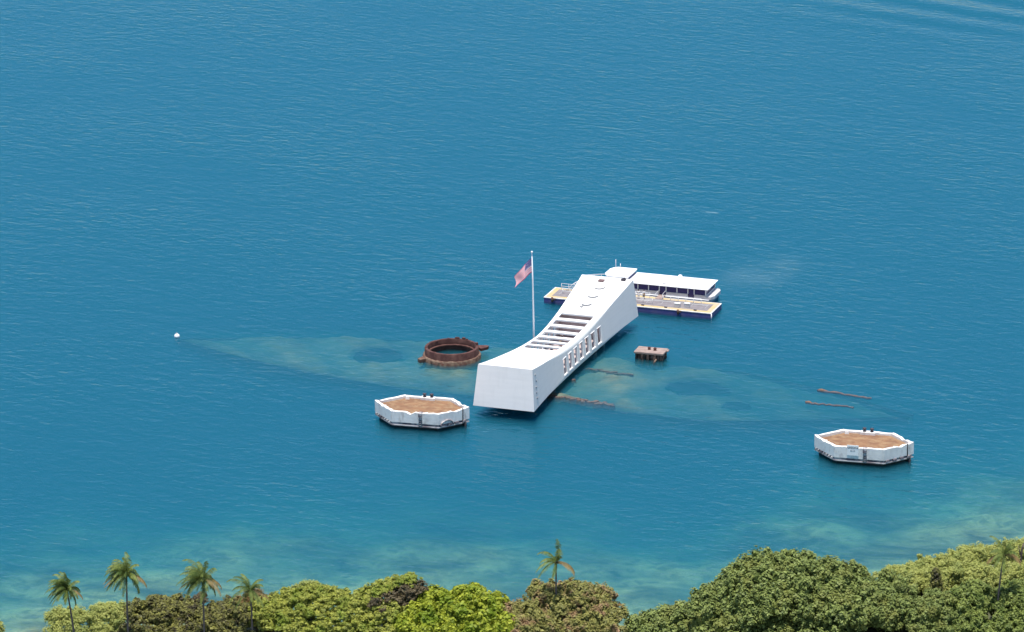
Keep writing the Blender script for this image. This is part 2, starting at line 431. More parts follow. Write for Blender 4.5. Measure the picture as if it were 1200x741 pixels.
sts = sorted(set([-28, -26, -23.5, -21, -18.5, -16, -13.5, -11.2, 12.2, 14, 16, 18.5, 21, 23.5, 26, 28] + [b + s * w for b in BAY for s in (-1, 1) for w in (0.92, 1.04)]))
def is_bay(j):
    ym = (sts[j] + sts[j + 1]) / 2
    return any(abs(ym - b) < 0.9 for b in BAY)
def is_slot(j):
    ym = (sts[j] + sts[j + 1]) / 2
    return any(abs(ym - b) < 1.03 for b in BAY)
hall = thing('memorial_hall', 'long white hall over the water with a sagging roof, open windows and roof slots', 'memorial building', (0, 0, 0))
def shell(keep, flip):
    mb = MB()
    n = len(section(0)); ns = len(sts)
    outer = []; inner = []
    for y in sts:
        s = section(y)
        for k, q in enumerate(s):
            outer.append((q.x * flip, ypos(y, q.y), q.y))
            if k <= 2: qi = Vector((q.x - 0.32, q.y))
            elif k <= 7: qi = Vector((q.x - 0.32 + 0.14 * (k - 3) / 4, q.y - 0.42 * (k - 3) / 4 - 0.02))
            else: qi = Vector((q.x, q.y - 0.44))
            inner.append((qi.x * flip, ypos(y, qi.y), qi.y))
    N = len(outer)
    cells = [(j, k) for j in range(ns - 1) for k in range(n - 1) if keep(j, k)]
    fs = []; sm = []; ed = {}
    for j, k in cells:
        q = (j * n + k, (j + 1) * n + k, (j + 1) * n + k + 1, j * n + k + 1)
        fs.append(q); fs.append(tuple(N + i for i in q[::-1]))
        for a, b in zip(q, q[1:] + q[:1]):
            ed.setdefault(frozenset((a, b)), []).append((a, b))
    mb.face_block(outer + inner, fs, 0, True)
    side = [(e[0][1], e[0][0], N + e[0][0], N + e[0][1]) for e in ed.values() if len(e) == 1]
    b0 = 0
    for f in side:
        mb.f.append([b0 + i for i in f]); mb.m.append(0); mb.s.append(False)
    return mb
for flip in (1, -1):
    shell(lambda j, k: k <= 2 and not (k == 1 and is_bay(j)), flip).build('wall', M['wall_white'], hall, sharp=30)
def roof_shell():
    outer = []; inner = []; ns = len(sts)
    for y in sts:
        hs = section(y)[3:]
        full = [(q, 1) for q in hs] + [(q, -1) for q in hs[-2::-1]]
        K = len(hs)
        for i, (q, f) in enumerate(full):
            k = i if f > 0 else 2 * (K - 1) - i
            outer.append((q.x * f, ypos(y, q.y), q.y))
            if k <= 4: qi = Vector((q.x - 0.32 + 0.14 * k / 4, q.y - 0.26 * k / 4 - 0.02))
            else: qi = Vector((q.x, q.y - 0.28))
            inner.append((qi.x * f, ypos(y, qi.y), qi.y))
    n = 2 * K - 1; N = len(outer); fs = []; ed = {}
    for j in range(ns - 1):
        for k in range(n - 1):
            if is_slot(j) and k in (K - 2, K - 1): continue
            q = (j * n + k, (j + 1) * n + k, (j + 1) * n + k + 1, j * n + k + 1)
            fs += [q, tuple(N + i for i in q[::-1])]
            for a_, b_ in zip(q, q[1:] + q[:1]): ed.setdefault(frozenset((a_, b_)), []).append((a_, b_))
    fs += [(e[0][1], e[0][0], N + e[0][0], N + e[0][1]) for e in ed.values() if len(e) == 1]
    return MB().face_block(outer + inner, fs, 0, True)
roof_shell().build('roof', M['white'], hall, sharp=35)
def section_at_end(sgn):
    s = section(28 * sgn)
    half = [(q.x * 0.988, q.y - 0.012 if i > 2 else q.y) for i, q in enumerate(s)]
    loop = half + [(-x, z) for x, z in half[-2::-1]]
    vs = []; n = len(loop)
    for off in (0.03, -0.30):
        for x, z in loop: vs.append((x, ypos(28 * sgn, z) + sgn * off, z))
    fs = [list(range(n)), list(range(n, 2 * n))[::-1]] + [(i, n + i, n + (i + 1) % n, (i + 1) % n) for i in range(n)]
    MB().face_block(vs, fs).build('end_wall', M['wall_white'], hall)
for s_ in (-1, 1): section_at_end(s_)
def floor_slab():
    mb = MB(); vs = []; fs = []
    ys = [-27.3 + 54.6 * i / 28 for i in range(29)]
    for y in ys:
        Wb = prof(y)[1]; a = Wb - 0.325
        for x, z in ((-a, 1.95), (-a, 1.52), (a, 1.52), (a, 1.95)): vs.append((x, y, z))
    for j in range(len(ys) - 1):
        for k in range(4):
            k2 = (k + 1) % 4
            fs.append((j * 4 + k, j * 4 + k2, (j + 1) * 4 + k2, (j + 1) * 4 + k))
    e = (len(ys) - 1) * 4
    fs += [list(range(4)), [e + k for k in range(4)][::-1]]
    mb.face_block(vs, fs)
    mb.m = [1 if i % 4 == 3 else 0 for i in range(len(mb.f))]
    mb.build('floor_slab', [M['white'], M['floor']], hall)
    vs = []; fs = []
    ys = [-22.5 + 45 * i / 18 for i in range(19)]
    for y in ys:
        a = prof(y)[1] - 0.62; zb = 0.55 + 0.55 * (abs(y) / 22.5) ** 2
        for x, z in ((-a, 1.515), (-a, zb), (a, zb), (a, 1.515)): vs.append((x, y, z))
    for j in range(len(ys) - 1):
        for k in range(4):
            k2 = (k + 1) % 4
            fs.append((j * 4 + k, j * 4 + k2, (j + 1) * 4 + k2, (j + 1) * 4 + k))
    e = (len(ys) - 1) * 4
    fs += [list(range(4)), [e + k for k in range(4)][::-1]]
    MB().face_block(vs, fs).build('girder', M['white'], hall)
floor_slab()
for y in (-15.5, -11, 11, 15.5):
    for x in (-2.6, 2.6):
        MB().prism([(x + 0.75 * math.cos(t), y + 0.75 * math.sin(t)) for t in [2 * math.pi * i / 12 for i in range(12)]], -7.5, 0.9).build('pier', M['quay_base'], hall)
def wall_x(y, z):
    t, Wb, Wt, zt, r = prof(y)
    return Wb + (Wt - Wb) * (z - ZB) / (zt - ZB)
for side in (1, -1):
    for b in BAY:
        mb = MB()
        def bar(y0, z0, y1, z1, w=0.06):
            P = [Vector((side * (wall_x(y, z) + 0.035), y, z)) for y, z in ((y0, z0), (y1, z1))]
            mb.tube(P, w, 4, smooth=False)
        ya, yb = b - 0.93, b + 0.93
        bar(ya, 1.98, ya, 4.98); bar(yb, 1.98, yb, 4.98); bar(ya - 0.08, 4.95, yb + 0.08, 4.95); bar(ya - 0.08, 2.02, yb + 0.08, 2.02)
        mb.build('window_frame', M['frame'], hall)
M['marble'] = simple('interior_marble', (0.60, 0.50, 0.49), 0.5, (0.50, 0.42, 0.41), 0.7)
for y in (-11.6, 12.4):
    t_, Wb_, Wt_, zt_, r_ = prof(y)
    MB().prism([(-Wb_ + 0.5, y - 0.15), (Wb_ - 0.5, y - 0.15), (Wb_ - 0.5, y + 0.15), (-Wb_ + 0.5, y + 0.15)], 1.953, zt_ - 0.35, scale_top=1.0).build('partition_wall', M['marble'], hall)
# small things on the roof and on the wall
def roof_z(y): return prof(y)[3]
for y, r in ((15.4, 0.95), (19.0, 0.97), (22.7, 1.0)):
    z = roof_z(y); sl = math.atan((roof_z(y + 0.2) - roof_z(y - 0.2)) / 0.4)
    v = MB().lathe([(0, 0.50), (r * 0.72, 0.47), (r * 0.93, 0.41), (r, 0.36), (r, 0.31)], 28)
    o = v.build('roof_vent', M['white'], hall, loc=(0, y, z), sharp=40); o.rotation_euler.x = sl
    k = MB().lathe([(r * 0.95, 0.32), (r * 0.97, -0.14)], 28).build('vent_side_shade', M['grey'], o)  # shade on the drum's side painted as grey
z = roof_z(25.0)
MB().box((0, 0, 0.12), (0.95, 0.95, 0.3)).box((0, 0, 0.29), (1.05, 1.05, 0.05)).build('roof_hatch', simple('hatch_brown', (0.16, 0.10, 0.10), 0.7), hall, loc=(-0.55, 25.2, roof_z(25.2)), rz=0.0)
MB().box((0, 0, 0.2), (0.8, 0.6, 0.5)).box((0.1, 0.1, 0.5), (0.3, 0.3, 0.25)).build('vent_box', M['dark'], hall, loc=(3.3, 26.2, roof_z(26.2)))
cb = MB().tube([(-0.75, 14.3, roof_z(14.3) + 0.05), (-0.45, 13.9, roof_z(13.9) + 0.06), (-0.35, 13.3, roof_z(13.3) + 0.05), (-0.2, 12.75, roof_z(12.75) + 0.05)], 0.11, 6)
cb.box((-0.5, 14.05, roof_z(14.05) + 0.1), (0.55, 0.35, 0.2)).build('roof_bracket', M['grey'], hall)
for y, z, w in ((-26.35, 7.3, 0.42), (-25.8, 6.15, 0.30), (-26.05, 5.15, 0.45), (-26.0, 4.2, 0.36), (-25.75, 3.2, 0.62)):
    MB().box((wall_x(y, z) + 0.02, ypos(y, z), z), (0.09, w, 0.22), ry=-0.07).box((wall_x(y, z) + 0.05, ypos(y, z) , z + 0.16), (0.16, w + 0.12, 0.07)).build('wall_vent', M['grey'], hall)

# ------------------------------------------------------------------ flagpole and flag
PX, PY = -4.95, 1.2
pole = thing('flagpole', 'tall white flagpole rising beside the hall', 'flagpole', (PX, PY, 0))
MB().tube([(0, 0, -3), (0, 0, 8), (-0.08, 0, 15), (-0.2, 0, 20.25)], [0.17, 0.16, 0.13, 0.08], 12).build('pole', M['pole'], pole)
MB().lathe([(0, 0.36), (0.12, 0.3), (0.2, 0.18), (0.16, 0.05), (0, 0)], 14, (-0.2, 0, 20.25)).build('finial', M['pole'], pole)
MB().tube([(0, 0, -0.4), (0, 0, 0.5)], [0.5, 0.4], 12).build('pole_base', M['rust'], pole)
def flag():
    root = thing('flag', 'red, white and blue striped flag with stars flying in the wind from the pole', 'flag', (PX - 0.14, PY, 19.4))
    NU, NV = 30, 26
    camr = Vector((math.cos(R(20.08)), math.sin(R(20.08)), 0)); camf = Vector((-camr.y, camr.x, 0))
    H = 2.6; Lf = 4.2
    def P(u, v):                       # u along fly, v from top down
        s = u * Lf
        x = -0.72 * s - 0.05 * math.sin(6 * u)
        z = -0.80 * s * (0.62 + 0.38 * u) - v * H * (1 - 0.38 * u)
        dep = 0.34 * math.sin(7.5 * u + 1.8 * v) * (0.25 + u) - 0.35 * s * 0.4
        x += 0.16 * math.sin(5 * v + 5 * u) * u
        dep -= 1.1 * v * min(1.0, 2.2 * u)
        q = camr * x + camf * dep
        return (q.x, q.y, z)
    G = [[P(i / NU, j / NV) for j in range(NV + 1)] for i in range(NU + 1)]
    st = MB(); ca = MB()
    for i in range(NU):
        for j in range(NV):
            q = [G[i][j], G[i + 1][j], G[i + 1][j + 1], G[i][j + 1]]
            if i < 12 and j < 14: ca.face_block(q, [(0, 1, 2, 3)], 0, True)
            else: st.face_block(q, [(0, 1, 2, 3)], (j // 2) % 2, True)
    a = st.build('stripes', [M['flag_red'], M['flag_white']], root); b = ca.build('canton', M['flag_blue'], root)
    sm = MB()
    for r_ in range(9):
        for k in range(6 if r_ % 2 == 0 else 5):
            u0 = (0.4 * (k + (0.5 if r_ % 2 == 0 else 1.0)) / 6.1); v0 = (14 / 26) * (r_ + 0.6) / 9.2
            for side in (1, -1):
                vs = []
                for q in range(10):
                    rr = 0.085 if q % 2 == 0 else 0.036
                    t = math.pi * 2 * q / 10
                    p = Vector(P(u0 + rr * math.sin(t) / Lf, v0 - rr * math.cos(t) / H)) + camf * 0.035 * side
                    vs.append(p)
                sm.face_block(vs, [list(range(10))])
    sm.build('stars', M['flag_white'], b)
flag()

# ------------------------------------------------------------------ rusty gun barbette standing out of the water
bar_ = thing('gun_barbette', 'rusty round steel barbette of a sunken gun turret standing open above the water', 'ship wreck part', (-20.0, 0.2, 0))
MB().lathe([(4.78, -1.6), (4.78, 1.80), (4.72, 1.90), (4.3, 1.90), (4.24, 1.80), (4.24, 0.95), (3.95, 0.9), (3.95, 0.7), (4.2, 0.66), (4.2, -4.0), (4.78, -4.0)], 64, closed=True, wob=0.025).build('ring', M['rust'], bar_, sharp=40)
MB().lathe([(5.12, -2.4), (5.14, 0.42), (5.02, 0.60), (4.77, 0.62), (4.77, -2.4)], 64, closed=True, wob=0.05, seed=4).build('barnacled_skirt', M['rust_pale'], bar_, sharp=40)
MB().prism([(-3.2, -3.4), (-4.2, -4.6), (-4.9, -4.1), (-4.5, -2.4)], -0.3, 0.42).build('flange', M['rust_pale'], bar_)
MB().prism([(3.0, 3.8), (4.7, 2.2), (5.5, 3.6), (5.4, 4.3), (4.8, 4.4)], 0.75, 1.25).build('flange', M['rust'], bar_)
for a, w, hh in ((98, 0.9, 0.28), (82, 0.6, 0.34), (74, 0.35, 0.2), (34, 0.6, 0.3), (27, 0.35, 0.5), (118, 0.4, 0.12), (205, 0.5, 0.1), (250, 0.45, 0.08)):
    MB().box((4.5 * math.cos(R(a)), 4.5 * math.sin(R(a)), 1.88 + hh / 2), (0.42, w, hh), R(a), taper=0.8).build('rim_lug', M['rust'], bar_)

# ------------------------------------------------------------------ two mooring quays
def make_quay(name, label, loc, rz, sign):
    root = thing(name, label, 'mooring quay', loc, rz, 'white mooring quays')
    a, e, d = 8.3, 4.15, 4.45
    hexa = [(-a, 0), (-e, -d), (e, -d), (a, 0), (e, d), (-e, d)]
    def off(s): return [(x * (1 + s / a), y * (1 + s / d)) for x, y in hexa]
    MB().prism(off(-0.75), -4.5, 0.42).build('footing', M['quay_dark'], root)
    MB().prism(off(-0.02), 0.42, 0.66).build('ledge', M['quay_ledge'], root, bevel=0.05)
    MB().prism(off(-0.22), 0.66, 1.06).build('stained_shadow_band', M['quay_base'], root)  # stained concrete; its dark tone also paints the shadow gap under the parapet
    MB().prism(off(-0.62), 1.06, 2.52).build('fill', M['dirt'], root)
    # parapet with a broken top line
    n = 6; mb = MB(); rnd = random.Random(3 if sign else 5)
    O = off(0.0); I = off(-0.6)
    for i in range(6):
        j = (i + 1) % 6
        L = math.dist(O[i], O[j]); k = max(3, int(L / 0.8))
        if i == 0: k = 9
        tops = []
        for q in range(k + 1):
            f = q / k
            h = 2.95 + rnd.uniform(-0.06, 0.06)
            if i == 0 and 0.38 < f < 0.55: h -= 0.2
            if i == 1 and 0.3 < f < 0.47: h -= 0.42
            if i == 3 and 0.42 < f < 0.56: h -= 0.22
            if i == 2 and 0.45 < f < 0.6: h -= 0.16
            if q in (0, k) and i in (0, 2, 3, 5) and ((i == 0 and q == 0) or (i == 5 and q == k) or (i == 2 and q == k) or (i == 3 and q == 0)): h = 3.16
            elif q in (0, k): h = 2.95
            if i == 4: h -= 0.06
            tops.append(h)
        for q in range(k):
            f0, f1 = q / k, (q + 1) / k
            lp = lambda A, B, f: (A[0] + (B[0] - A[0]) * f, A[1] + (B[1] - A[1]) * f)
            o0, o1, i0, i1 = lp(O[i], O[j], f0), lp(O[i], O[j], f1), lp(I[i], I[j], f0), lp(I[i], I[j], f1)
            vs = [(*o0, 1.06), (*o1, 1.06), (*i1, 1.06), (*i0, 1.06), (*o0, tops[q]), (*o1, tops[q + 1]), (*i1, tops[q + 1] - 0.02), (*i0, tops[q] - 0.02)]
            fs = [(0, 1, 5, 4), (4, 5, 6, 7), (2, 3, 7, 6), (3, 2, 1, 0)]
            mb.face_block(vs, fs)
    mb.build('parapet', M['quay_white'], root)
    MB().box((0.95, -d - 0.03, 1.95), (0.62, 0.10, 2.05)).box((0.95, -d + 0.2, 2.62), (0.62, 0.9, 0.7)).build('ladder_recess', M['quay_base'], root)
    lad = MB()
    for s in (-0.22, 0.22): lad.tube([(0.95 + s, -d - 0.12, 0.6), (0.95 + s, -d - 0.12, 3.2)], 0.05, 6)
    for k in range(7): lad.tube([(0.73, -d - 0.12, 0.8 + 0.33 * k), (1.17, -d - 0.12, 0.8 + 0.33 * k)], 0.035, 6)
    lad.build('ladder', M['grey'], root)
    for bx in (-0.62, 0.62):
        bo = MB().lathe([(0, 0.62), (0.3, 0.58), (0.36, 0.46), (0.25, 0.34), (0.22, 0.1), (0.34, 0.0), (0.34, -0.1)], 16).build('bollard', M['dark'], root, loc=(bx, d - 0.5, 3.0))
    MB().box((0, d - 0.52, 2.72), (2.5, 1.0, 0.5)).build('bollard_plinth', M['quay_white'], root, bevel=0.04)
    for x, y, w, h in ((-6.2, -1.6, 0.9, 0.4), (-5.6, -1.9, 0.5, 0.25), (1.6, -3.5, 1.0, 0.25), (5.6, -1.9, 0.9, 0.3), (-3.5, 3.4, 0.7, 0.55)):
        MB().box((x, y, 2.5 + h / 2), (w, 0.5, h), rz=rnd.uniform(-0.6, 0.6), taper=0.8).build('rubble', M['quay_white'], root, bevel=0.04)
    for k in range(7):
        f = (k + 0.6) / 7.4
        x0, y0 = -a + (a - e) * f, -d * f
        MB().box((x0 + 0.02, y0 - 0.05, 0.84), (0.28, 0.34, 0.3), rz=math.atan2(-d, a - e)).build('fender_block', M['quay_base'], root)
    for k in range(4):
        f = (k + 0.5) / 4.2
        MB().box((e + (a - e) * f, -d * (1 - f) - 0.05, 0.84), (0.7, 0.34, 0.34), rz=math.atan2(d, a - e)).build('fender_block', M['quay_base'], root)
    MB().tube([(a - 0.9, -0.95, 3.1), (a - 0.9, -0.95, 0.5)], 0.11, 8).tube([(a - 0.62, -0.6, -2), (a - 0.62, -0.6, 1.0)], 0.26, 10).build('corner_pile', M['quay_dark'], root)
    if not sign:
        pts = [(4.0 + 2.2 * math.cos(t) * 0.8, -d + 0.95 - 1.15 + 0.0, 0.75 + 1.05 * math.sin(t)) for t in [math.pi * (1 - i / 10) for i in range(11)]]
        g0 = Vector((e, -d)); gd = Vector((a - e, d)).normalized(); gn = Vector((gd.y, -gd.x))
        pts = []
        for i in range(11):
            t = math.pi * (1 - i / 10); q = g0 + gd * (1.6 + 1.3 * math.cos(t)) + gn * 0.12
            pts.append((q.x, q.y, 0.72 + 0.95 * math.sin(t)))
        MB().tube(pts, 0.13, 7).build('pipe_arch', M['quay_base'], root)
    else:
        sg = MB().box((-1.05, -d - 0.06, 2.5), (1.9, 0.1, 1.75)).build('name_board', M['frame'], root)
        for txt, zz, sz, mt in (('ARIZONA', 2.82, 0.42, 'dark'), ('BB-39', 2.32, 0.34, 'grey')):
            cu = bpy.data.curves.new('text', 'FONT'); cu.body = txt; cu.size = sz; cu.align_x = 'CENTER'; cu.extrude = 0.006
            to = bpy.data.objects.new('tmp', cu); C.objects.link(to)
            dg = bpy.context.evaluated_depsgraph_get(); me = bpy.data.meshes.new_from_object(to.evaluated_get(dg))
            bpy.data.objects.remove(to)
            lo = bpy.data.objects.new('lettering', me); C.objects.link(lo); lo.parent = sg
            lo.location = (-1.05, -d - 0.125, zz); lo.rotation_euler = (R(90), 0, 0)
            me.materials.clear(); me.materials.append(M[mt])
    return root
q1 = wl(-23.4, -27.6); q2 = wl(49.75, -47.9)
make_quay('mooring_quay', 'white hexagonal concrete quay with brown fill, beside the hall near its closest corner', (q1[0], q1[1], 0), R(5.4), False)
make_quay('mooring_quay', 'white hexagonal concrete quay with brown fill and a name board, standing alone at far right', (q2[0], q2[1], 0), R(5.4), True)

# ------------------------------------------------------------------ broken square platform
def platform():
    root = thing('concrete_platform', 'small broken concrete block with pinkish top and two stubs standing in the water', 'platform', (13.5, 10.9, 0), R(2))
    rnd = random.Random(2)
    MB().box((0, 0, 1.12), (5.4, 3.3, 0.36)).box((2.75, 0.9, 1.1), (0.5, 1.0, 0.25)).build('cap', M['plat_top'], root, bevel=0.06)
    mb = MB()
    for k in range(9):
        mb.box((-2.35 + k * 0.58 + rnd.uniform(-0.1, 0.1), -1.25 + rnd.uniform(-0.12, 0.2), -0.35), (0.5, 0.7, 2.58), rz=rnd.uniform(-0.2, 0.2), taper=rnd.uniform(0.75, 1))
        mb.box((-2.35 + k * 0.58, 1.1, -0.35), (0.5, 0.7, 2.58), rz=rnd.uniform(-0.2, 0.2))
    mb.box((0, 0, -0.5), (4.7, 2.4, 2.6)).build('rubble_core', M['plat_side'], root)
    for x in (-0.35, 0.75):
        MB().lathe([(0, 0.5), (0.24, 0.46), (0.3, 0.3), (0.22, 0.12), (0.32, 0)], 12).build('stub', M['rust'], root, loc=(x, 0.1 - 0.15 * x, 1.3))
    MB().tube([(1.5, -1.9, 0.3), (1.2, -2.6, -0.4)], 0.16, 6).build('broken_beam', M['rust_pale'], root)
platform()

# ------------------------------------------------------------------ sunken hull just under the surface
def wreck():
    root = thing('sunken_hull', 'algae covered hull of a sunken battleship lying just below the surface under the hall', 'ship wreck', (0, 0, 0))
    xs = np.concatenate([np.arange(-72, 64.1, 1.0)])
    n = 41
    V = []; rng = np.random.default_rng(4)
    def half(x):
        if x < -20: return max(0.3, 13.4 * math.sin(min(1, (x + 72.5) / 55) * math.pi / 2) ** 0.9)
        if x < 30: return 13.5
        return max(1.0, 13.5 - (x - 30) ** 1.25 * 0.16)
    for x in xs:
        w = half(x)
        for j in range(n):
            f = -1 + 2 * j / (n - 1)
            y = -0.9 + f * w
            z = -1.55 - 0.25 * math.sin(x * 0.4 + f * 3) - 0.2 * math.sin(x * 1.1) * math.cos(f * 9) + rng.uniform(-0.12, 0.12)
            if x < -50: z -= (-50 - x) * 0.03
            if x > 14: z -= min(1.0, (x - 14) * 0.03) + 0.35 * math.sin(x * 0.3) * math.sin(f * 5)
            z += 1.25 * math.exp(-((x - 4) / 9) ** 2 - ((y + 13.2) / 2.2) ** 2)       # edge of the deck by the hall, nearly awash
            z += 0.75 * math.exp(-((x - 9) / 8) ** 2 - ((y + 1) / 8) ** 2)
            z += 0.7 * math.exp(-((x + 20) / 8) ** 2 - ((y + 6) / 5) ** 2)
            r4 = math.hypot(x + 34.6, (y - 1.6))
            if r4 < 5.2: z -= 2.4 * min(1.0, (5.2 - r4) / 1.4)
            r2 = math.hypot((x - 24.8) / 1.3, y - 2.4)
            if r2 < 4.4: z -= 1.4
            if abs(f) > 0.995: z = -3.0
            V.append((x, y, z))
    i = (np.arange(len(xs) - 1)[:, None] * n + np.arange(n - 1)[None]).reshape(-1)
    F = np.stack([i, i + n, i + n + 1, i + 1], -1).tolist()
    me = bpy.data.meshes.new('deck'); me.from_pydata(V, [], F); me.polygons.foreach_set('use_smooth', [True] * len(F)); me.materials.append(M['wreck'])
    o = bpy.data.objects.new('deck', me); C.objects.link(o); o.parent = root
    # near-black sloping hull sides, and black discs that paint the dark of deck openings
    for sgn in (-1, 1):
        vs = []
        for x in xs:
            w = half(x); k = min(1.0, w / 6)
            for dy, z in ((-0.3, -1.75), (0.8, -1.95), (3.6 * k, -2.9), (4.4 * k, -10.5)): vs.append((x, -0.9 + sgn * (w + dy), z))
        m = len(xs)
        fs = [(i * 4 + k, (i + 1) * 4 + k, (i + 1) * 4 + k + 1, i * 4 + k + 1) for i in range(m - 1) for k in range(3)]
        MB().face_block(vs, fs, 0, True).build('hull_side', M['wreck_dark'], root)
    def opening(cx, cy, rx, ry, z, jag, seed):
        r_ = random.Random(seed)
        MB().prism([(cx + rx * (1 + r_.uniform(-jag, jag)) * math.cos(t), cy + ry * (1 + r_.uniform(-jag, jag)) * math.sin(t)) for t in [2 * math.pi * q / 40 for q in range(40)]], z - 0.4, z).build('dark_opening_disc', M['wreck_dark'], root)  # black disc paints the darkness of a hole in the deck
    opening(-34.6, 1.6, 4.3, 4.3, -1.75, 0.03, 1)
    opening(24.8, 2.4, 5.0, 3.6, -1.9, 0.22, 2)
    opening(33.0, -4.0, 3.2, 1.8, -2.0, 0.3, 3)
    # pieces that reach or break the surface
    rnd = random.Random(8)
    mb = MB()
    for k in range(34):
        x = 3.2 + k * 0.36; y = -14.7 - 0.02 * k + rnd.uniform(-0.25, 0.45)
        hgt = 0.02 + (0.14 if k in (15, 16, 19, 23, 24) else 0) - k * 0.012
        mb.box((x, y + rnd.uniform(0, 1.0), -0.45 + hgt), (0.9, rnd.uniform(0.4, 1.3), 0.8), rz=rnd.uniform(-0.4, 0.4), taper=0.75)
    mb.build('deck_edge', M['wreck_rust'], root)
    mb = MB()
    for k in range(12):
        mb.box((4.4 + k * 0.75, 2.6 - 0.1 * k + rnd.uniform(-0.3, 0.3), -0.72 + rnd.uniform(-0.1, 0.12)), (1.2, 0.35, 0.6), rz=rnd.uniform(-0.3, 0.3))
    mb.build('bulkhead_stub', M['wreck_rust'], root)
    MB().box((4.6, -5.0, -0.36), (0.9, 0.5, 0.7), taper=0.7, rz=0.4).build('bulkhead_stub', M['wreck_rust'], root)
    def beam(p, q, wid):
        b = MB(); P, Q = Vector(p), Vector(q); N = 14
        pts = [P.lerp(Q, t / N) + Vector((0, rnd.uniform(-0.22, 0.22), rnd.uniform(-0.14, 0.10))) for t in range(N + 1)]
        b.tube(pts, [wid * rnd.uniform(0.8, 1.2) * (1.6 if t < 3 else 1) for t in range(N + 1)], 7)
        b.build('awash_beam', M['wreck_rust'], root)
    beam((46.4, 2.9, -0.22), (56.2, 2.0, -0.34), 0.20)
    beam((46.2, -4.2, -0.20), (54.6, -3.5, -0.33), 0.18)
wreck()

# ------------------------------------------------------------------ floating dock
def dock():
    root = thing('floating_dock', 'long floating dock with grey deck, yellow edging and blue sides behind the hall', 'dock', (0, 0, 0))
    x0, x1, y0, y1 = -15.3, 16.9, 35.5, 42.0
    cx, cy = (x0 + x1) / 2, (y0 + y1) / 2
    MB().box((cx, cy, 0.2), (x1 - x0 - 0.1, y1 - y0 - 0.1, 1.1)).build('pontoon', M['dock_blue'], root)
    MB().box((cx, cy, 0.83), (x1 - x0, y1 - y0, 0.15)).build('curb', M['dock_white'], root, bevel=0.03)
    MB().box((cx, cy, 0.909), (x1 - x0 - 0.5, y1 - y0 - 0.5, 0.012)).build('edge_band', M['dock_yellow'], root)
    MB().box((cx, cy, 0.92), (x1 - x0 - 2.4, y1 - y0 - 2.4, 0.016)).build('deck', M['dock_deck'], root)
    dk = MB()
    for k in range(11): dk.box((x0 + 2.2 + k * 2.8, cy + 0.6, 0.932), (0.10, y1 - y0 - 3.6, 0.01))
    dk.box((cx + 2, y1 - 2.1, 0.934), (x1 - x0 - 8, 0.5, 0.01)).build('deck_grating', M['grey'], root)
    def railing(pts, hgt=1.05, step=1.5, nm='railing'):
        mb = MB()
        for p, q in zip(pts, pts[1:]):
            P, Q = Vector((*p, 0.92)), Vector((*q, 0.92)); L = (Q - P).length; k = max(1, round(L / step))
            for i in range(k + 1):
                a = P.lerp(Q, i / k); mb.tube([a, a + Vector((0, 0, hgt))], 0.05, 6)
            for z in (0.55, hgt): mb.tube([P + Vector((0, 0, z)), Q + Vector((0, 0, z))], 0.045, 6)
        mb.build(nm, M['rail'], root)
    railing([(-13.8, 41.2), (-9.5, 41.2)]); railing([(-12.6, 38.4), (-9.8, 38.6)]); railing([(-2, 40.7), (3.5, 40.7)]); railing([(6.2, 40.2), (13.5, 40.2)]); railing([(1.5, 37.6), (5.0, 37.6)])
    for xa in (-12.6, -8.4):
        g = MB()
        for yy in (40.4, 41.4):
            pts = [(xa + 3.6 * t, yy, 1.0 + 1.75 * math.sin(math.pi * min(1, t * 1.15) * 0.62)) for t in [i / 8 for i in range(9)]]
            g.tube(pts, 0.07, 6)
            for p in pts[1::2]: g.tube([p, (p[0], p[1], 0.92)], 0.045, 5)
        g.build('gangway_rail', M['rail'], root)
    for x in (-9.6, -8.0): MB().box((x, 39.2, 1.32), (1.3, 0.9, 0.8)).box((x, 39.2, 1.74), (1.4, 1.0, 0.06)).build('storage_box', M['dock_blue'], root)
    for x in (-13.6, 10.6):
        f = MB()
        f.tube([(x, y0 - 0.12, 0.2), (x, y0 - 0.12, 1.05)], 0.2, 8); f.box((x + 0.35, y0 - 0.1, 0.75), (0.5, 0.3, 0.3)).build('fender', M['rust_pale'], root)
    for x, y in ((x1 + 0.05, y0 - 0.05),):
        MB().tube([(x, y, -0.5), (x, y, 0.85)], 0.10, 8).build('corner_pile', M['rail'], root)
    for x in (-1.0, 3.6, 8.0, 13.6):
        MB().box((x, y0 + 0.75, 0.98), (0.5, 0.2, 0.14)).tube([(x - 0.3, y0 + 0.75, 1.08), (x + 0.3, y0 + 0.75, 1.08)], 0.06, 6).build('cleat', M['dark'], root)
dock()
def gate_box(x, y, label):
    r = thing('deck_locker', label, 'locker', (x, y, 0.935))
    MB().box((0, 0, 0.35), (1.0, 0.6, 0.7)).build('body', M['boat_side'], r, bevel=0.03)
    MB().box((0, 0, 0.73), (1.08, 0.68, 0.06)).build('lid', M['boat_white'], r)
gate_box(9.9, 37.3, 'low white locker on the dock, left one of the two near its edge')
gate_box(11.6, 37.8, 'low white locker on the dock, right one of the two near its edge')
rmp = thing('boarding_ramp', 'short grey boarding ramp leading from dock to boat door', 'ramp', (5.2, 41.7, 0.94))
MB().box((0, 0.3, 0.1), (1.3, 2.4, 0.08), rx=0.09).build('ramp_plate', M['plat_top'], rmp)
for s in (-0.65, 0.65): MB().tube([(s, -0.8, 0.05), (s, -0.8, 0.9), (s, 1.4, 1.1), (s, 1.4, 0.2)], 0.035, 6).build('handrail', M['rail'], rmp)

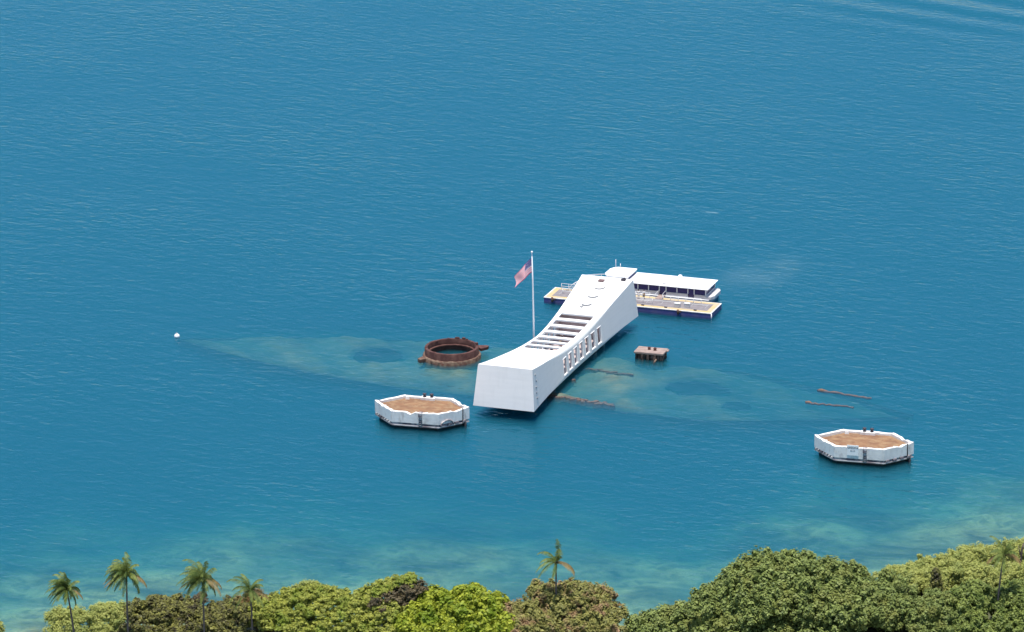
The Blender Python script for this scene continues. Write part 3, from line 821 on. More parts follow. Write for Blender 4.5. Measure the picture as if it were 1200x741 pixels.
# ------------------------------------------------------------------ white tour boat
def boat():
    root = thing('tour_boat', 'white passenger boat with flat roof, violet-shaded windows and raised pilot house moored at the dock', 'boat', (0, 45.75, 0))
    B = 3.1
    def out(x):                       # half beam
        if x < -6: return B * max(0.02, 1 - ((-6 - x) / 5.7) ** 2.0)
        return B
    st = [-11.6, -11.3, -10.6, -9.6, -8.4, -7.2, -6, -2, 4, 10, 14.2]
    vs = []; fs = []
    for x in st:
        w = out(x); zt = 0.95 + (0.45 * ((-6 - x) / 9) ** 1.3 if x < -6 else 0)
        for yy, z in ((-w, zt), (-w * 1.0, 0.35), (-w * 0.8, -0.9), (w * 0.8, -0.9), (w, 0.35), (w, zt)): vs.append((x, yy, z))
    for i in range(len(st) - 1):
        for k in range(5): fs.append((i * 6 + k, i * 6 + k + 1, (i + 1) * 6 + k + 1, (i + 1) * 6 + k))
    fs += [[0, 1, 2, 3, 4, 5], [(len(st) - 1) * 6 + k for k in range(6)]]
    hm = MB().face_block(vs, fs)
    hm.m = [1 if (i % 5) in (0, 4) and i < 50 else 0 for i in range(len(hm.f))]
    hm.build('hull', [M['boat_hull'], M['boat_white']], root)
    MB().prism([(x, -out(x) + 0.05) for x in st] + [(x, out(x) - 0.05) for x in st[::-1]], 0.86, 0.94).build('main_deck', M['deck_pink'], root)
    rr = MB()
    for s in (-1, 1): rr.tube([(x, s * (out(x) + 0.05), 0.98 + (0.45 * ((-6 - x) / 9) ** 1.3 if x < -6 else 0)) for x in st], 0.12, 6)
    rr.build('rub_rail', M['boat_white'], root)
    # passenger cabin: low side walls, windows with violet shade painted in between posts, thin overhanging roof
    xa, xb = -1.6, 13.5
    doors = [(4.6, 5.9), (10.1, 11.3)]
    def runs():
        p = xa; r = []
        for a, b in doors: r.append((p, a)); p = b
        r.append((p, xb)); return r
    for s in (-1, 1):
        for a, b in runs():
            MB().box(((a + b) / 2, s * 2.86, 1.34), (b - a, 0.12, 0.84)).box(((a + b) / 2, s * 2.93, 1.74), (b - a, 0.2, 0.08)).build('side_panel', M['boat_side'], root)
            k = max(1, round((b - a) / 2.2))
            for q in range(k):
                x_0, x_1 = a + (b - a) * q / k + 0.08, a + (b - a) * (q + 1) / k - 0.08
                MB().box(((x_0 + x_1) / 2, s * 2.78, 2.28), (x_1 - x_0, 0.05, 1.04)).build('window', M['glass'], root)
            for q in range(k + 1):
                x_ = a + (b - a) * q / k
                MB().box((x_, s * 2.84, 2.28), (0.14, 0.14, 1.04)).build('window_post', M['boat_white'], root)
        for a, b in doors:
            MB().box(((a + b) / 2, s * 2.72, 1.85), (b - a, 0.06, 1.86)).build('door', M['glass'], root)  # dark panel in the open doorway, its shade put into the colour
    MB().box((xb - 0.05, 0, 1.34), (0.12, 5.6, 0.84)).build('stern_panel', M['boat_side'], root)
    for q in range(3): MB().box((xb - 0.1, -1.85 + q * 1.85, 2.28), (0.05, 1.65, 1.04)).build('window', M['glass'], root)
    MB().box(((xa + xb) / 2 + 0.1, 0, 2.82), (xb - xa + 0.1, 5.9, 0.12)).build('roof_shade_band', M['dock_blue'], root)  # band whose blue paints the shade under the roof
    MB().box(((xa + xb) / 2 + 0.15, 0, 2.95), (xb - xa + 0.7, 6.5, 0.14)).build('cabin_roof', M['boat_white'], root, bevel=0.05)
    MB().prism([(xb, -2.95), (14.5, -2.7), (14.9, -1.8), (14.9, 1.8), (14.5, 2.7), (xb, 2.95)], 0.95, 1.5).build('stern_bulwark', M['boat_side'], root)
    # pilot house
    ph = MB().prism([(-6.0, -1.4), (-5.4, -2.5), (-1.75, -2.6), (-1.75, 2.6), (-5.4, 2.5), (-6.0, 1.4)], 0.94, 2.75).build('pilot_house', M['boat_side'], root)
    MB().prism([(-5.9, -1.35), (-5.3, -2.4), (-1.8, -2.5), (-1.8, 2.5), (-5.3, 2.4), (-5.9, 1.35)], 2.75, 3.55).build('windscreen', M['glass'], ph)
    MB().prism([(-6.4, -1.5), (-5.9, -2.5), (-5.2, -2.95), (-1.55, -2.95), (-1.55, 2.95), (-5.2, 2.95), (-5.9, 2.5), (-6.4, 1.5)], 3.55, 3.82).build('pilot_roof', M['boat_white'], ph, bevel=0.08)
    MB().lathe([(0, 0.62), (0.3, 0.55), (0.42, 0.35), (0.42, 0.12), (0.3, 0), (0.3, -0.05)], 16, (7.0, 2.2, 3.05)).build('radar_dome', M['boat_white'], root)
    MB().lathe([(0, 0.35), (0.26, 0.3), (0.3, 0.1), (0.3, 0)], 14, (5.4, -2.2, 3.02)).build('roof_lamp', M['boat_side'], root)
    MB().tube([(-5.3, 1.6, 3.8), (-5.3, 1.6, 5.6)], 0.05, 6).tube([(-4.6, 2.2, 3.8), (-4.6, 2.2, 4.7)], 0.06, 6).build('antenna', M['rail'], root)
    br = MB()
    for s in (-1, 1):
        xs = [-11.2, -10.5, -9.6, -8.4, -7.4, -6.5]
        top = [(x, s * max(0.1, out(x) - 0.12), 2.15 + 0.25 * (-6 - x) / 9) for x in xs]
        mid = [(x, y, z - 0.5) for x, y, z in top]
        br.tube(top, 0.055, 6); br.tube(mid, 0.04, 6)
        for x, y, z in top: br.tube([(x, y, 0.95), (x, y, z)], 0.045, 6)
    br.build('bow_railing', M['rail'], root)
boat()

# ------------------------------------------------------------------ buoy
by = thing('mooring_buoy', 'small white round buoy floating by the tip of the sunken hull', 'buoy', (-70.9, -4.6, 0))
MB().lathe([(0, 0.62), (0.22, 0.58), (0.42, 0.42), (0.5, 0.2), (0.47, 0.0), (0.36, -0.25), (0, -0.4)], 20).build('float', M['frame'], by)
MB().tube([(0, 0, 0.6), (0, 0, 0.85)], 0.07, 8).build('eye', M['grey'], by)

# ------------------------------------------------------------------ people
def skin_mesh(verts, edges, radii, mat, name):
    me = bpy.data.meshes.new(name); me.from_pydata(verts, edges, [])
    o = bpy.data.objects.new('tmp', me); C.objects.link(o)
    sk = o.modifiers.new('s', 'SKIN'); sk.use_smooth_shade = True
    for v, r in zip(me.skin_vertices[0].data, radii): v.radius = (r, r)
    me.skin_vertices[0].data[0].use_root = True
    sub = o.modifiers.new('u', 'SUBSURF'); sub.levels = 1
    dg = bpy.context.evaluated_depsgraph_get()
    m2 = bpy.data.meshes.new_from_object(o.evaluated_get(dg))
    bpy.data.objects.remove(o); m2.name = name; m2.materials.clear(); m2.materials.append(mat)
    return m2
def person_meshes():
    V = [(0, 0, 0.95), (0, 0, 1.15), (0, 0, 1.38), (0, 0, 1.50), (0, -0.01, 1.60), (0, -0.01, 1.70),
         (0.10, 0, 0.88), (0.11, 0.01, 0.48), (0.12, 0.03, 0.08), (0.12, -0.12, 0.04),
         (-0.10, 0, 0.88), (-0.11, -0.03, 0.48), (-0.12, 0.02, 0.08), (-0.12, -0.13, 0.04),
         (0.19, 0, 1.40), (0.25, 0.02, 1.12), (0.25, -0.08, 0.88), (0.25, -0.12, 0.78),
         (-0.19, 0, 1.40), (-0.25, 0.02, 1.12), (-0.25, -0.08, 0.88), (-0.25, -0.12, 0.78)]
    E = [(0, 1), (1, 2), (2, 3), (3, 4), (4, 5), (0, 6), (6, 7), (7, 8), (8, 9), (0, 10), (10, 11), (11, 12), (12, 13), (2, 14), (14, 15), (15, 16), (16, 17), (2, 18), (18, 19), (19, 20), (20, 21)]
    Rr = [0.13, 0.125, 0.14, 0.055, 0.095, 0.085, 0.085, 0.06, 0.045, 0.04, 0.085, 0.06, 0.045, 0.04, 0.06, 0.045, 0.036, 0.03, 0.06, 0.045, 0.036, 0.03]
    body = skin_mesh(V, E, Rr, M['skin'], 'body')
    sv = [0, 1, 2, 14, 15, 18, 19]; ix = {k: i for i, k in enumerate(sv)}
    se = [(0, 1), (1, 2), (2, 14), (14, 15), (2, 18), (18, 19)]
    def shirt(mat): return skin_mesh([V[k] for k in sv], [(ix[a], ix[b]) for a, b in se], [0.16, 0.155, 0.165, 0.085, 0.065, 0.085, 0.065], mat, 'shirt')
    tv = [0, 6, 7, 8, 10, 11, 12]; it = {k: i for i, k in enumerate(tv)}
    te = [(0, 6), (6, 7), (7, 8), (0, 10), (10, 11), (11, 12)]
    def trousers(mat): return skin_mesh([V[k] for k in tv], [(it[a], it[b]) for a, b in te], [0.15, 0.11, 0.085, 0.07, 0.11, 0.085, 0.07], mat, 'trousers')
    hair = MB().lathe([(0, 0.13), (0.07, 0.115), (0.105, 0.06), (0.11, -0.01), (0.1, -0.05)], 14, (0, 0.012, 1.68))
    return body, shirt, trousers, hair
body_me, shirt_f, trous_f, hair_mb = person_meshes()
hair_o = hair_mb.build('hair', M['hair']); hair_me = hair_o.data; bpy.data.objects.remove(hair_o)
shirts = {}; trous = {}
def person(x, y, z, rz, sh, tr, label, group):
    if sh not in shirts: shirts[sh] = shirt_f(M['cloth_' + sh])
    if tr not in trous: trous[tr] = trous_f(M['cloth_' + tr])
    r = thing('person', label, 'person', (x, y, z), rz, group)
    for nm, me in (('body', body_me), ('shirt', shirts[sh]), ('trousers', trous[tr]), ('hair', hair_me)):
        o = bpy.data.objects.new(nm, me); C.objects.link(o); o.parent = r
    return r
person(1.6, 39.9, 0.94, 0.3, 'white', 'white', 'person in white clothes standing on the dock, left one of the pair', 'people on the dock')
person(2.6, 40.0, 0.94, -0.4, 'white', 'khaki', 'person in white shirt and khaki trousers standing on the dock, right one of the pair', 'people on the dock')
person(0.6, 38.9, 0.94, 2.0, 'navy', 'black', 'person in dark clothes standing on the dock beside the far end of the hall', 'people on the dock')
rp = random.Random(21)
inside = [(-2.4, 8.9, 'white', 'navy'), (1.3, 9.3, 'red', 'grey'), (2.0, 9.6, 'grey', 'black'), (-1.8, 6.2, 'grey', 'khaki'), (-2.6, 3.4, 'navy', 'grey'), (-0.6, 3.3, 'red', 'navy'),
          (-2.4, 0.3, 'black', 'navy'), (-1.4, 0.5, 'navy', 'black'), (-2.2, -2.6, 'navy', 'grey'), (-0.8, -2.6, 'white', 'black'), (0.1, -2.4, 'black', 'khaki'),
          (-2.0, -5.7, 'navy', 'black'), (-0.7, -5.6, 'blue', 'navy'), (0.4, -5.5, 'grey', 'black'), (-2.3, -8.6, 'navy', 'navy'), (-0.9, -8.7, 'blue', 'black'), (0.2, -8.5, 'black', 'black'),
          (3.3, -8.4, 'red', 'navy'), (3.3, -5.3, 'grey', 'navy'), (3.4, -2.5, 'navy', 'black'), (3.2, 0.7, 'white', 'navy'), (3.4, 3.4, 'red', 'black'), (3.3, 3.9, 'navy', 'navy'), (3.3, 6.3, 'blue', 'black'), (3.4, 9.5, 'black', 'navy')]
for x, y, a, b in inside:
    wher = 'standing at a side window of the white hall' if x > 3 else 'standing under the roof slots inside the white hall'
    b_i = min(range(7), key=lambda i: abs(BAY[i] - y))
    nth = ['nearest', 'second', 'third', 'middle', 'fifth', 'sixth', 'farthest'][b_i]
    pos = ('at the %s side window of the white hall' if x > 3 else 'under the %s roof slot of the white hall') % nth
    person(x, y, 1.95, rp.uniform(0, 6.28), a, b, 'person in %s top and %s trousers %s' % (a, b, pos), 'visitors inside the white hall')

# ------------------------------------------------------------------ vegetation
def leaf_cloud(name, blobs, mat, parent, leaf=0.3, clump=0.55, dens=1.0, per=42, seed=1, flat=1.0, aspect=0.6, up=0.8, core=True, thr=-0.45, spread=1.0):
    """leaf faces gathered in tufts over the outside of several boughs, with some foliage deeper inside"""
    rng = np.random.default_rng(seed)
    P = []; N = []; S = []
    for (bx, by, bz, rx, ry, rz) in blobs:
        area = 4 * math.pi * ((rx * ry) ** 1.6 / 3 + (rx * rz) ** 1.6 / 3 + (ry * rz) ** 1.6 / 3) ** (1 / 1.6)
        n = max(6, int(area * dens / (clump * clump * 2.2)))
        d = rng.normal(size=(n * 2, 3)); d /= np.linalg.norm(d, axis=1)[:, None]
        d = d[d[:, 2] > thr][:n]
        pw = np.array([bx, by, bz]) + d * np.array([rx, ry, rz])
        hole = np.sin(pw[:, 0] * 2.3 + seed) + np.sin(pw[:, 1] * 2.1 + pw[:, 2] * 1.3 + 2 * seed) + np.sin(pw[:, 2] * 2.7 - pw[:, 0] * 1.1)
        d = d[hole + rng.normal(size=len(d)) * 0.4 < 0.85]
        rad = rng.uniform(0.70, 1.12, len(d))[:, None]
        cen = np.array([bx, by, bz]) + d * np.array([rx, ry, rz]) * rad
        nrm = d / np.array([rx, ry, rz]); nrm /= np.linalg.norm(nrm, axis=1)[:, None]
        k = per
        ld = rng.normal(size=(len(d), k, 3)); ld /= np.linalg.norm(ld, axis=2)[..., None]
        ld += nrm[:, None, :] * 0.75; ld /= np.linalg.norm(ld, axis=2)[..., None]
        cs = clump * rng.uniform(0.5, 1.6, (len(d), 1, 1)) * spread
        pos = cen[:, None, :] + ld * cs * rng.uniform(0.45, 1.0, (len(d), k, 1)) * np.array([1, 1, flat])
        nn = ld + np.array([0, 0, up]) + rng.normal(size=ld.shape) * 0.35
        P.append(pos.reshape(-1, 3)); N.append(nn.reshape(-1, 3)); S.append(rng.uniform(0.7, 1.3, pos.shape[0] * k) * leaf)
        if core:
            m = int(area * 1.6 / (leaf * leaf * 9) )
            dd = rng.normal(size=(m, 3)); dd /= np.linalg.norm(dd, axis=1)[:, None]
            P.append(np.array([bx, by, bz]) + dd * np.array([rx, ry, rz]) * rng.uniform(0.55, 0.85, (m, 1)))
            N.append(dd + rng.normal(size=dd.shape) * 0.4); S.append(np.full(m, leaf * 2.0))
    P = np.concatenate(P); N = np.concatenate(N); S = np.concatenate(S)
    N /= np.linalg.norm(N, axis=1)[:, None]
    t = rng.normal(size=N.shape); A = np.cross(N, t); A /= np.linalg.norm(A, axis=1)[:, None]; B = np.cross(N, A)
    a = A * S[:, None]; b = B * (S * aspect)[:, None]
    V = np.stack([P - a, P - b * 0.9 + N * 0.06 * S[:, None], P + a, P + b * 0.9 + N * 0.06 * S[:, None]], 1).reshape(-1, 3)
    n = len(P)
    me = bpy.data.meshes.new(name)
    me.vertices.add(n * 4); me.vertices.foreach_set('co', V.astype(np.float32).ravel())
    me.loops.add(n * 4); me.loops.foreach_set('vertex_index', np.arange(n * 4, dtype=np.int32))
    me.polygons.add(n); me.polygons.foreach_set('loop_start', np.arange(0, n * 4, 4, dtype=np.int32))
    me.update(calc_edges=True); me.validate()
    me.materials.append(mat)
    o = bpy.data.objects.new(name, me); C.objects.link(o); o.parent = parent
    return o

def trunk(parent, blobs, base_z, h, r, mat, seed=0, limbs=7, name='trunk'):
    rnd = random.Random(seed)
    mb = MB()
    top = Vector((rnd.uniform(-0.4, 0.4), rnd.uniform(-0.4, 0.4), h * 0.42))
    mb.tube([(0, 0, -0.6), (0, 0, 0.4), top * 0.55, top], [r * 1.5, r, r * 0.85, r * 0.7], 9)
    bl = sorted(blobs, key=lambda b: -b[5] * b[3])[:limbs]
    for b in bl:
        e = Vector(b[:3]); mid = top.lerp(e, 0.5) + Vector((0, 0, -0.08 * (e - top).length))
        mb.tube([top * 0.9, mid, e + Vector((0, 0, b[5] * 0.4))], [r * 0.6, r * 0.38, r * 0.12], 7)
        for q in range(3):
            d = Vector((rnd.uniform(-1, 1) * b[3], rnd.uniform(-1, 1) * b[4], rnd.uniform(0.1, 0.8) * b[5]))
            mb.tube([mid, (mid + e + d) / 2, e + d * 0.8], [r * 0.3, r * 0.18, r * 0.05], 5)
    return mb.build(name, mat, parent)

def front(rx, z, n, seed, y=-4.5, s=1.9):
    rnd = random.Random(seed)
    return [(-rx + 2 * rx * (i + 0.5) / n, y + rnd.uniform(-0.6, 0.6) - (i % 2) * 1.6, z + rnd.uniform(-0.3, 0.3) - (i % 2) * 0.6, s * rnd.uniform(0.85, 1.1), s, s * 0.9) for i in range(n)]
def rand_blobs(rx, ry, zt, rz, n, seed, size=(0.38, 0.55), dome=1.0, x_of=None):
    """boughs arranged in a dome rx by ry with its top at zt"""
    rnd = random.Random(seed); out = []
    for i in range(n):
        a = 2 * math.pi * (i * 0.618034 % 1.0) + rnd.uniform(-0.3, 0.3); q = math.sqrt((i + 0.4) / n)
        s = rnd.uniform(*size)
        x = rx * q * (1 - s * 0.55) * math.cos(a); y = ry * q * (1 - s * 0.55) * math.sin(a)
        z = zt - rz * (q ** 2) * dome - s * rz * 0.75 + rnd.uniform(-0.12, 0.08) * rz
        m = min(rx, ry)
        out.append((x, y, z, s * m * rnd.uniform(0.9, 1.25), s * m * rnd.uniform(0.9, 1.25), s * m * rnd.uniform(0.7, 0.95)))
    return out

LM = {
    'olive': leaf_mat('leaf_olive', (0.045, 0.075, 0.016), (0.31, 0.37, 0.105), (0.20, 0.22, 0.055), 0.25),
    'bright': leaf_mat('leaf_bright', (0.11, 0.16, 0.012), (0.52, 0.56, 0.06), (0.19, 0.27, 0.02), 0.35),
    'light': leaf_mat('leaf_light', (0.12, 0.15, 0.022), (0.48, 0.49, 0.095), (0.21, 0.27, 0.035), 0.3),
    'pale': leaf_mat('leaf_pale', (0.30, 0.34, 0.09), (0.53, 0.54, 0.17), (0.28, 0.33, 0.10), 0.4),
    'dark': leaf_mat('leaf_dark', (0.03, 0.032, 0.014), (0.30, 0.29, 0.07), (0.05, 0.042, 0.025), 0.2, 0.8),
    'brown': leaf_mat('leaf_brown', (0.085, 0.065, 0.038), (0.17, 0.135, 0.068), (0.07, 0.06, 0.034), 0.2),
    'mix': leaf_mat('leaf_mixed', (0.10, 0.11, 0.03), (0.37, 0.35, 0.10), (0.32, 0.20, 0.11), 0.25, 0.55),
    'green': leaf_mat('leaf_green', (0.09, 0.125, 0.028), (0.31, 0.37, 0.09), (0.10, 0.15, 0.03), 0.25, 0.5),
    'dry': leaf_mat('leaf_dry', (0.30, 0.19, 0.075), (0.20, 0.15, 0.06), (0.26, 0.23, 0.08), 0.4),
    'palm': leaf_mat('leaf_palm', (0.04, 0.075, 0.018), (0.26, 0.31, 0.08), (0.08, 0.13, 0.03), 0.25, 0.5),
    'palm_dry': leaf_mat('leaf_palm_dry', (0.34, 0.25, 0.10), (0.20, 0.14, 0.06), None, 0.3),
}
GZ = 1.2
RZT = R(20.08)
def tree(name, label, cat, X, Y, blobs, mat, group=None, seed=1, tr=0.3, h=None, bark='bark', **kw):
    x, y = wl(X, Y)
    root = thing(name, label, cat, (x, y, GZ), RZT, group)
    rs = random.Random(seed * 7 + 1); sprigs = []
    for b in blobs:                       # shoots that break the outline
        for q in range(3):
            a_ = rs.uniform(0, 6.28); e_ = rs.uniform(0.25, 1.3)
            k_ = rs.uniform(0.16, 0.34)
            sprigs.append((b[0] + b[3] * math.cos(a_) * math.cos(e_), b[1] + b[4] * math.sin(a_) * math.cos(e_), b[2] + b[5] * math.sin(e_) * 1.04, b[3] * k_, b[4] * k_, b[5] * k_ * 1.5))
    leaf_cloud('crown', list(blobs) + sprigs, LM[mat], root, seed=seed, **kw)
    trunk(root, blobs, 0, h or max(b[2] for b in blobs), tr, M[bark], seed)
    return root
G_T = 'trees and bushes along the near shore'
# the wide dense tree: outline steps up from the left, has a flat top and a lower right shoulder
bl = []
rnd = random.Random(11)
for X_, zt, dep in ((-20.6, 0.7, 1), (-19.0, 1.2, 1), (-17.2, 1.7, 2), (-15.4, 2.2, 2), (-13.5, 3.0, 2), (-11.2, 4.2, 3), (-9.2, 5.6, 3.5), (-7.2, 7.0, 4), (-5.4, 9.2, 4), (-3.4, 10.5, 4.5), (-1.0, 10.9, 4.5), (1.4, 10.7, 4.5), (3.6, 10.5, 4), (6.0, 9.6, 4), (8.2, 9.4, 4), (10.6, 8.8, 3.5), (12.6, 8.0, 3)):
    s = min(2.2, max(1.5, zt * 0.24))
    bl.append((X_, rnd.uniform(0, 1.0), zt - s * 0.85, s * 1.05, s * 1.1, s * 0.85))
    for k in range(1, 5):
        yk = -k * 1.9 + rnd.uniform(-0.5, 0.5); zk = zt - 0.085 * (k * 1.9) ** 1.8 - s * 0.85
        if zk > 0.6: bl.append((X_ + rnd.uniform(-0.9, 0.9), yk, zk + rnd.uniform(-0.5, 0.3), s * rnd.uniform(0.85, 1.15), s * 1.1, s * rnd.uniform(0.75, 1.0)))
    bl.append((X_, 2.4, zt - s * 1.8, s, s * 1.1, s))
bl += front(3.2, 0.4, 4, 16, -2.5, 1.5) and [(b[0] - 18.0, *b[1:]) for b in front(3.2, 0.3, 4, 16, -2.5, 1.5)]
bl += front(11.5, 3.2, 11, 6, -6.5, 2.0) + front(11.5, 1.2, 11, 7, -8.5, 1.9)
tree('broadleaf_tree', 'widest dense olive green tree with a flat topped crown, right of the centre', 'tree', 30.5, -124.5, bl, 'olive', G_T, 3, 0.55, 10, leaf=0.25, clump=0.55, per=22, dens=0.8)
# smaller companion on its right with ruddy patches
bl = rand_blobs(5.5, 5.0, 6.8, 3.4, 13, 5)
t = tree('broadleaf_tree', 'medium olive tree with a ruddy patch, against the right flank of the widest tree', 'tree', 46.5, -128.0, bl, 'olive', G_T, 5, 0.3, 6.8, leaf=0.2, clump=0.48, per=34)
leaf_cloud('dry_foliage', [(1.6, 0.8, 6.1, 1.3, 1.0, 0.6), (2.9, 0.5, 5.3, 0.9, 0.9, 0.7)], LM['brown'], t, leaf=0.14, clump=0.3, per=24, seed=9, core=False)
# yellow-green large leaved shrub
bl = rand_blobs(8.2, 4.6, 4.9, 1.9, 17, 8, size=(0.30, 0.44), dome=0.55) + front(8.0, 1.4, 9, 1) + front(8.0, 2.3, 8, 11, -2.6)
t = tree('broadleaf_shrub', 'bright yellow-green large leaved shrub with upright shoots, left of the single middle palm', 'shrub', -16.5, -124.8, bl, 'bright', G_T, 8, 0.16, 4.5, leaf=0.26, clump=0.44, per=22, up=0.2, aspect=0.75)
leaf_cloud('upright_shoots', [(x, 0.3, z, 0.38, 0.38, hh) for x, z, hh in ((-3.6, 4.6, 0.9), (-1.9, 4.9, 0.7), (1.3, 4.8, 1.0), (-5.4, 4.2, 0.8), (3.6, 4.2, 0.7), (0.2, 4.6, 0.6))], LM['bright'], t, leaf=0.24, clump=0.3, per=18, seed=31, thr=-2, core=False)
# olive brown bush
bl = rand_blobs(9.3, 4.6, 5.0, 1.9, 19, 14, size=(0.30, 0.46), dome=0.6)
bl = [(x + 0.8, y, z - (1.1 if x < -4 else 0), rx, ry, rz) for x, y, z, rx, ry, rz in bl] + front(8.6, 1.3, 10, 2) + front(8.6, 2.2, 9, 12, -2.6)
tree('mottled_bush', 'mottled green and rust brown rounded bush in front of the single middle palm', 'bush', -1.2, -124.0, bl, 'mix', G_T, 14, 0.18, 4.8, leaf=0.19, clump=0.42, per=30)
# wind-bent tree, green on the weather side, dark brown at its lee end
x, y = wl(-26.8, -124.5)
wb = thing('wind_bent_tree', 'wind shaped wedge of a tree, green at left, dark brown at its overhanging right end', 'tree', (x, y, GZ), RZT, G_T)
gb = [(-5.0, 0.6, 3.6, 1.6, 1.7, 1.0), (-3.6, 0.6, 4.6, 1.7, 1.8, 1.1), (-2.0, 0.7, 5.4, 1.8, 1.9, 1.1), (-0.2, 0.9, 6.0, 1.9, 1.9, 1.05), (1.6, 0.9, 6.5, 1.8, 1.8, 0.95), (3.3, 0.8, 7.0, 1.5, 1.6, 0.8), (-3.4, -1.2, 3.4, 1.6, 1.6, 1.1), (-1.4, -1.3, 4.2, 1.7, 1.6, 1.1), (-0.4, -2.6, 2.6, 1.8, 1.6, 1.3), (2.0, -2.6, 2.2, 1.6, 1.5, 1.3), (0.4, -1.6, 3.6, 1.8, 1.6, 1.2), (2.6, -1.4, 3.2, 1.7, 1.6, 1.2), (0.2, -4.4, 1.0, 1.8, 1.6, 1.3), (2.6, -4.6, 0.8, 1.8, 1.6, 1.3)]
leaf_cloud('crown', gb, LM['light'], wb, leaf=0.16, clump=0.42, per=34, seed=22, flat=0.6)
bb = [(0.6, -0.9, 5.2, 1.5, 1.2, 0.8), (2.4, -0.6, 5.9, 1.6, 1.4, 0.9), (4.2, -0.2, 6.3, 1.4, 1.5, 0.95), (3.4, -0.8, 4.9, 1.3, 1.2, 0.9), (-1.7, -2.3, 4.6, 1.1, 0.9, 0.9), (-0.9, -2.5, 3.9, 0.8, 0.8, 0.7), (2.2, -0.9, 4.3, 1.4, 1.2, 0.9)]
leaf_cloud('brown_foliage', bb, LM['brown'], wb, leaf=0.15, clump=0.36, per=34, seed=23, flat=0.7)
trunk(wb, gb[2:6] + bb[:3], 0, 5.0, 0.34, M['bark'], 6)
# light green domed tree
bl = [(-9.0, 0, 2.0, 2.2, 2.2, 1.1), (-7.0, 0, 3.0, 2.2, 2.3, 1.2), (-5.2, 0, 3.9, 2.2, 2.3, 1.2), (-3.0, 0.3, 4.7, 2.3, 2.4, 1.2), (-0.8, 0.4, 5.2, 2.2, 2.4, 1.2), (1.4, 0.4, 5.3, 2.2, 2.3, 1.1), (3.6, 0.2, 4.9, 2.2, 2.3, 1.1), (5.6, 0, 4.4, 2.1, 2.2, 1.1), (7.4, -0.2, 3.9, 1.8, 2.0, 1.1),
      (-6.0, -2.4, 2.2, 2.2, 2.0, 1.2), (-3.4, -2.6, 3.2, 2.2, 2.0, 1.2), (-0.6, -2.6, 3.8, 2.3, 2.0, 1.2), (2.2, -2.6, 3.7, 2.2, 2.0, 1.2), (5.0, -2.6, 3.0, 2.2, 2.0, 1.2), (8.4, -3.6, 1.2, 2.0, 1.8, 1.3), (9.6, -1.6, 2.2, 1.8, 1.8, 1.3), (-2.0, -4.6, 2.0, 2.3, 1.8, 1.3), (1.4, -4.7, 2.2, 2.3, 1.8, 1.3), (4.4, -4.6, 1.4, 2.2, 1.8, 1.3), (7.2, -2.6, 1.8, 2.0, 1.8, 1.4)]
tree('spreading_tree', 'broad light green dome shaped tree with fine foliage, right of the lowest palm', 'tree', -38.6, -125.4, bl, 'light', G_T, 25, 0.4, 5, leaf=0.16, clump=0.48, per=40, flat=0.55, up=0.6)
# pale crest bush behind it
bl = rand_blobs(3.2, 2.2, 5.9, 1.6, 8, 26)
tree('feathery_bush', 'pale yellow-green bush cresting the top of the broad light green dome', 'bush', -38.6, -121.5, bl, 'pale', G_T, 26, 0.14, 5.4, leaf=0.13, clump=0.36, per=26)
# dark bushes on the left
bl = rand_blobs(6.2, 4.0, 4.2, 1.8, 14, 41, size=(0.32, 0.5), dome=0.7) + front(5.6, 1.0, 7, 3)
tree('dark_bush', 'dark olive brown rounded bush behind the tallest of the left palms', 'bush', -60.0, -125.0, bl, 'dark', G_T, 41, 0.18, 4, leaf=0.19, clump=0.42, per=30)
bl = rand_blobs(5.2, 4.0, 3.6, 1.6, 12, 42, size=(0.32, 0.5), dome=0.7) + front(4.6, 0.9, 6, 4)
tree('dark_bush', 'dark olive brown bush between the tall left palms and the lowest palm', 'bush', -51.3, -126.0, bl, 'dark', G_T, 42, 0.18, 4, leaf=0.19, clump=0.42, per=30)
bl = rand_blobs(1.1, 0.9, 5.2, 0.8, 5, 43)
tree('brown_shrub', 'small dark brown shrub top poking up behind the third palm from the left', 'shrub', -54.5, -123.5, bl, 'brown', G_T, 43, 0.08, 4.6, leaf=0.13, clump=0.3, per=24)
# pale feathery bushes
def pale(X, Y, rx, ry, zt, seed, label, mat='pale', dens=0.55, n=13):
    b = rand_blobs(rx, ry, zt, zt * 0.4, n, seed, size=(0.24, 0.46), dome=0.8) + front(rx * 0.8, zt * 0.3, 4, seed, -ry * 0.8, 1.3)
    tree('feathery_bush', label, 'bush', X, Y, b, mat, G_T, seed, 0.12, zt, 'pale_bark', leaf=0.13, clump=0.42, per=30, dens=dens, thr=-0.7)
pale(-74.3, -125.0, 3.4, 2.6, 3.0, 51, 'pale yellow-green bush at the foot of the leftmost palm')
pale(-68.2, -124.4, 3.9, 2.8, 3.6, 52, 'pale yellow-green bush between the two leftmost palms')
pale(-85.6, -126.5, 2.2, 2.0, 1.6, 54, 'scrap of pale bush at the lower left picture corner')
pale(-47.0, -121.0, 3.4, 2.0, 4.3, 53, 'thin pale bush with orange dry twigs around the lowest palm', 'dry', 0.5, 8)
pale(50.0, -112.5, 3.6, 3.0, 3.4, 61, 'low pale bush where the right hand water edge meets the dense trees')
pale(55.5, -110.5, 4.2, 3.4, 4.1, 62, 'pale yellow feathery bush along the right shore, second from the water gap')
pale(61.5, -107.0, 4.4, 3.4, 4.4, 63, 'pale yellow feathery bush at the right shore beside the dry palm crown')
pale(68.5, -105.5, 4.6, 3.4, 4.6, 64, 'pale yellow feathery bush at the right picture edge behind the dry palm')
pale(53.0, -117.5, 4.4, 3.2, 4.6, 65, 'pale feathery bush in the second row of the right shore, left of the dark spire')
pale(60.5, -115.5, 4.6, 3.4, 5.0, 66, 'pale feathery bush in the second row of the right shore, right of the dark spire')
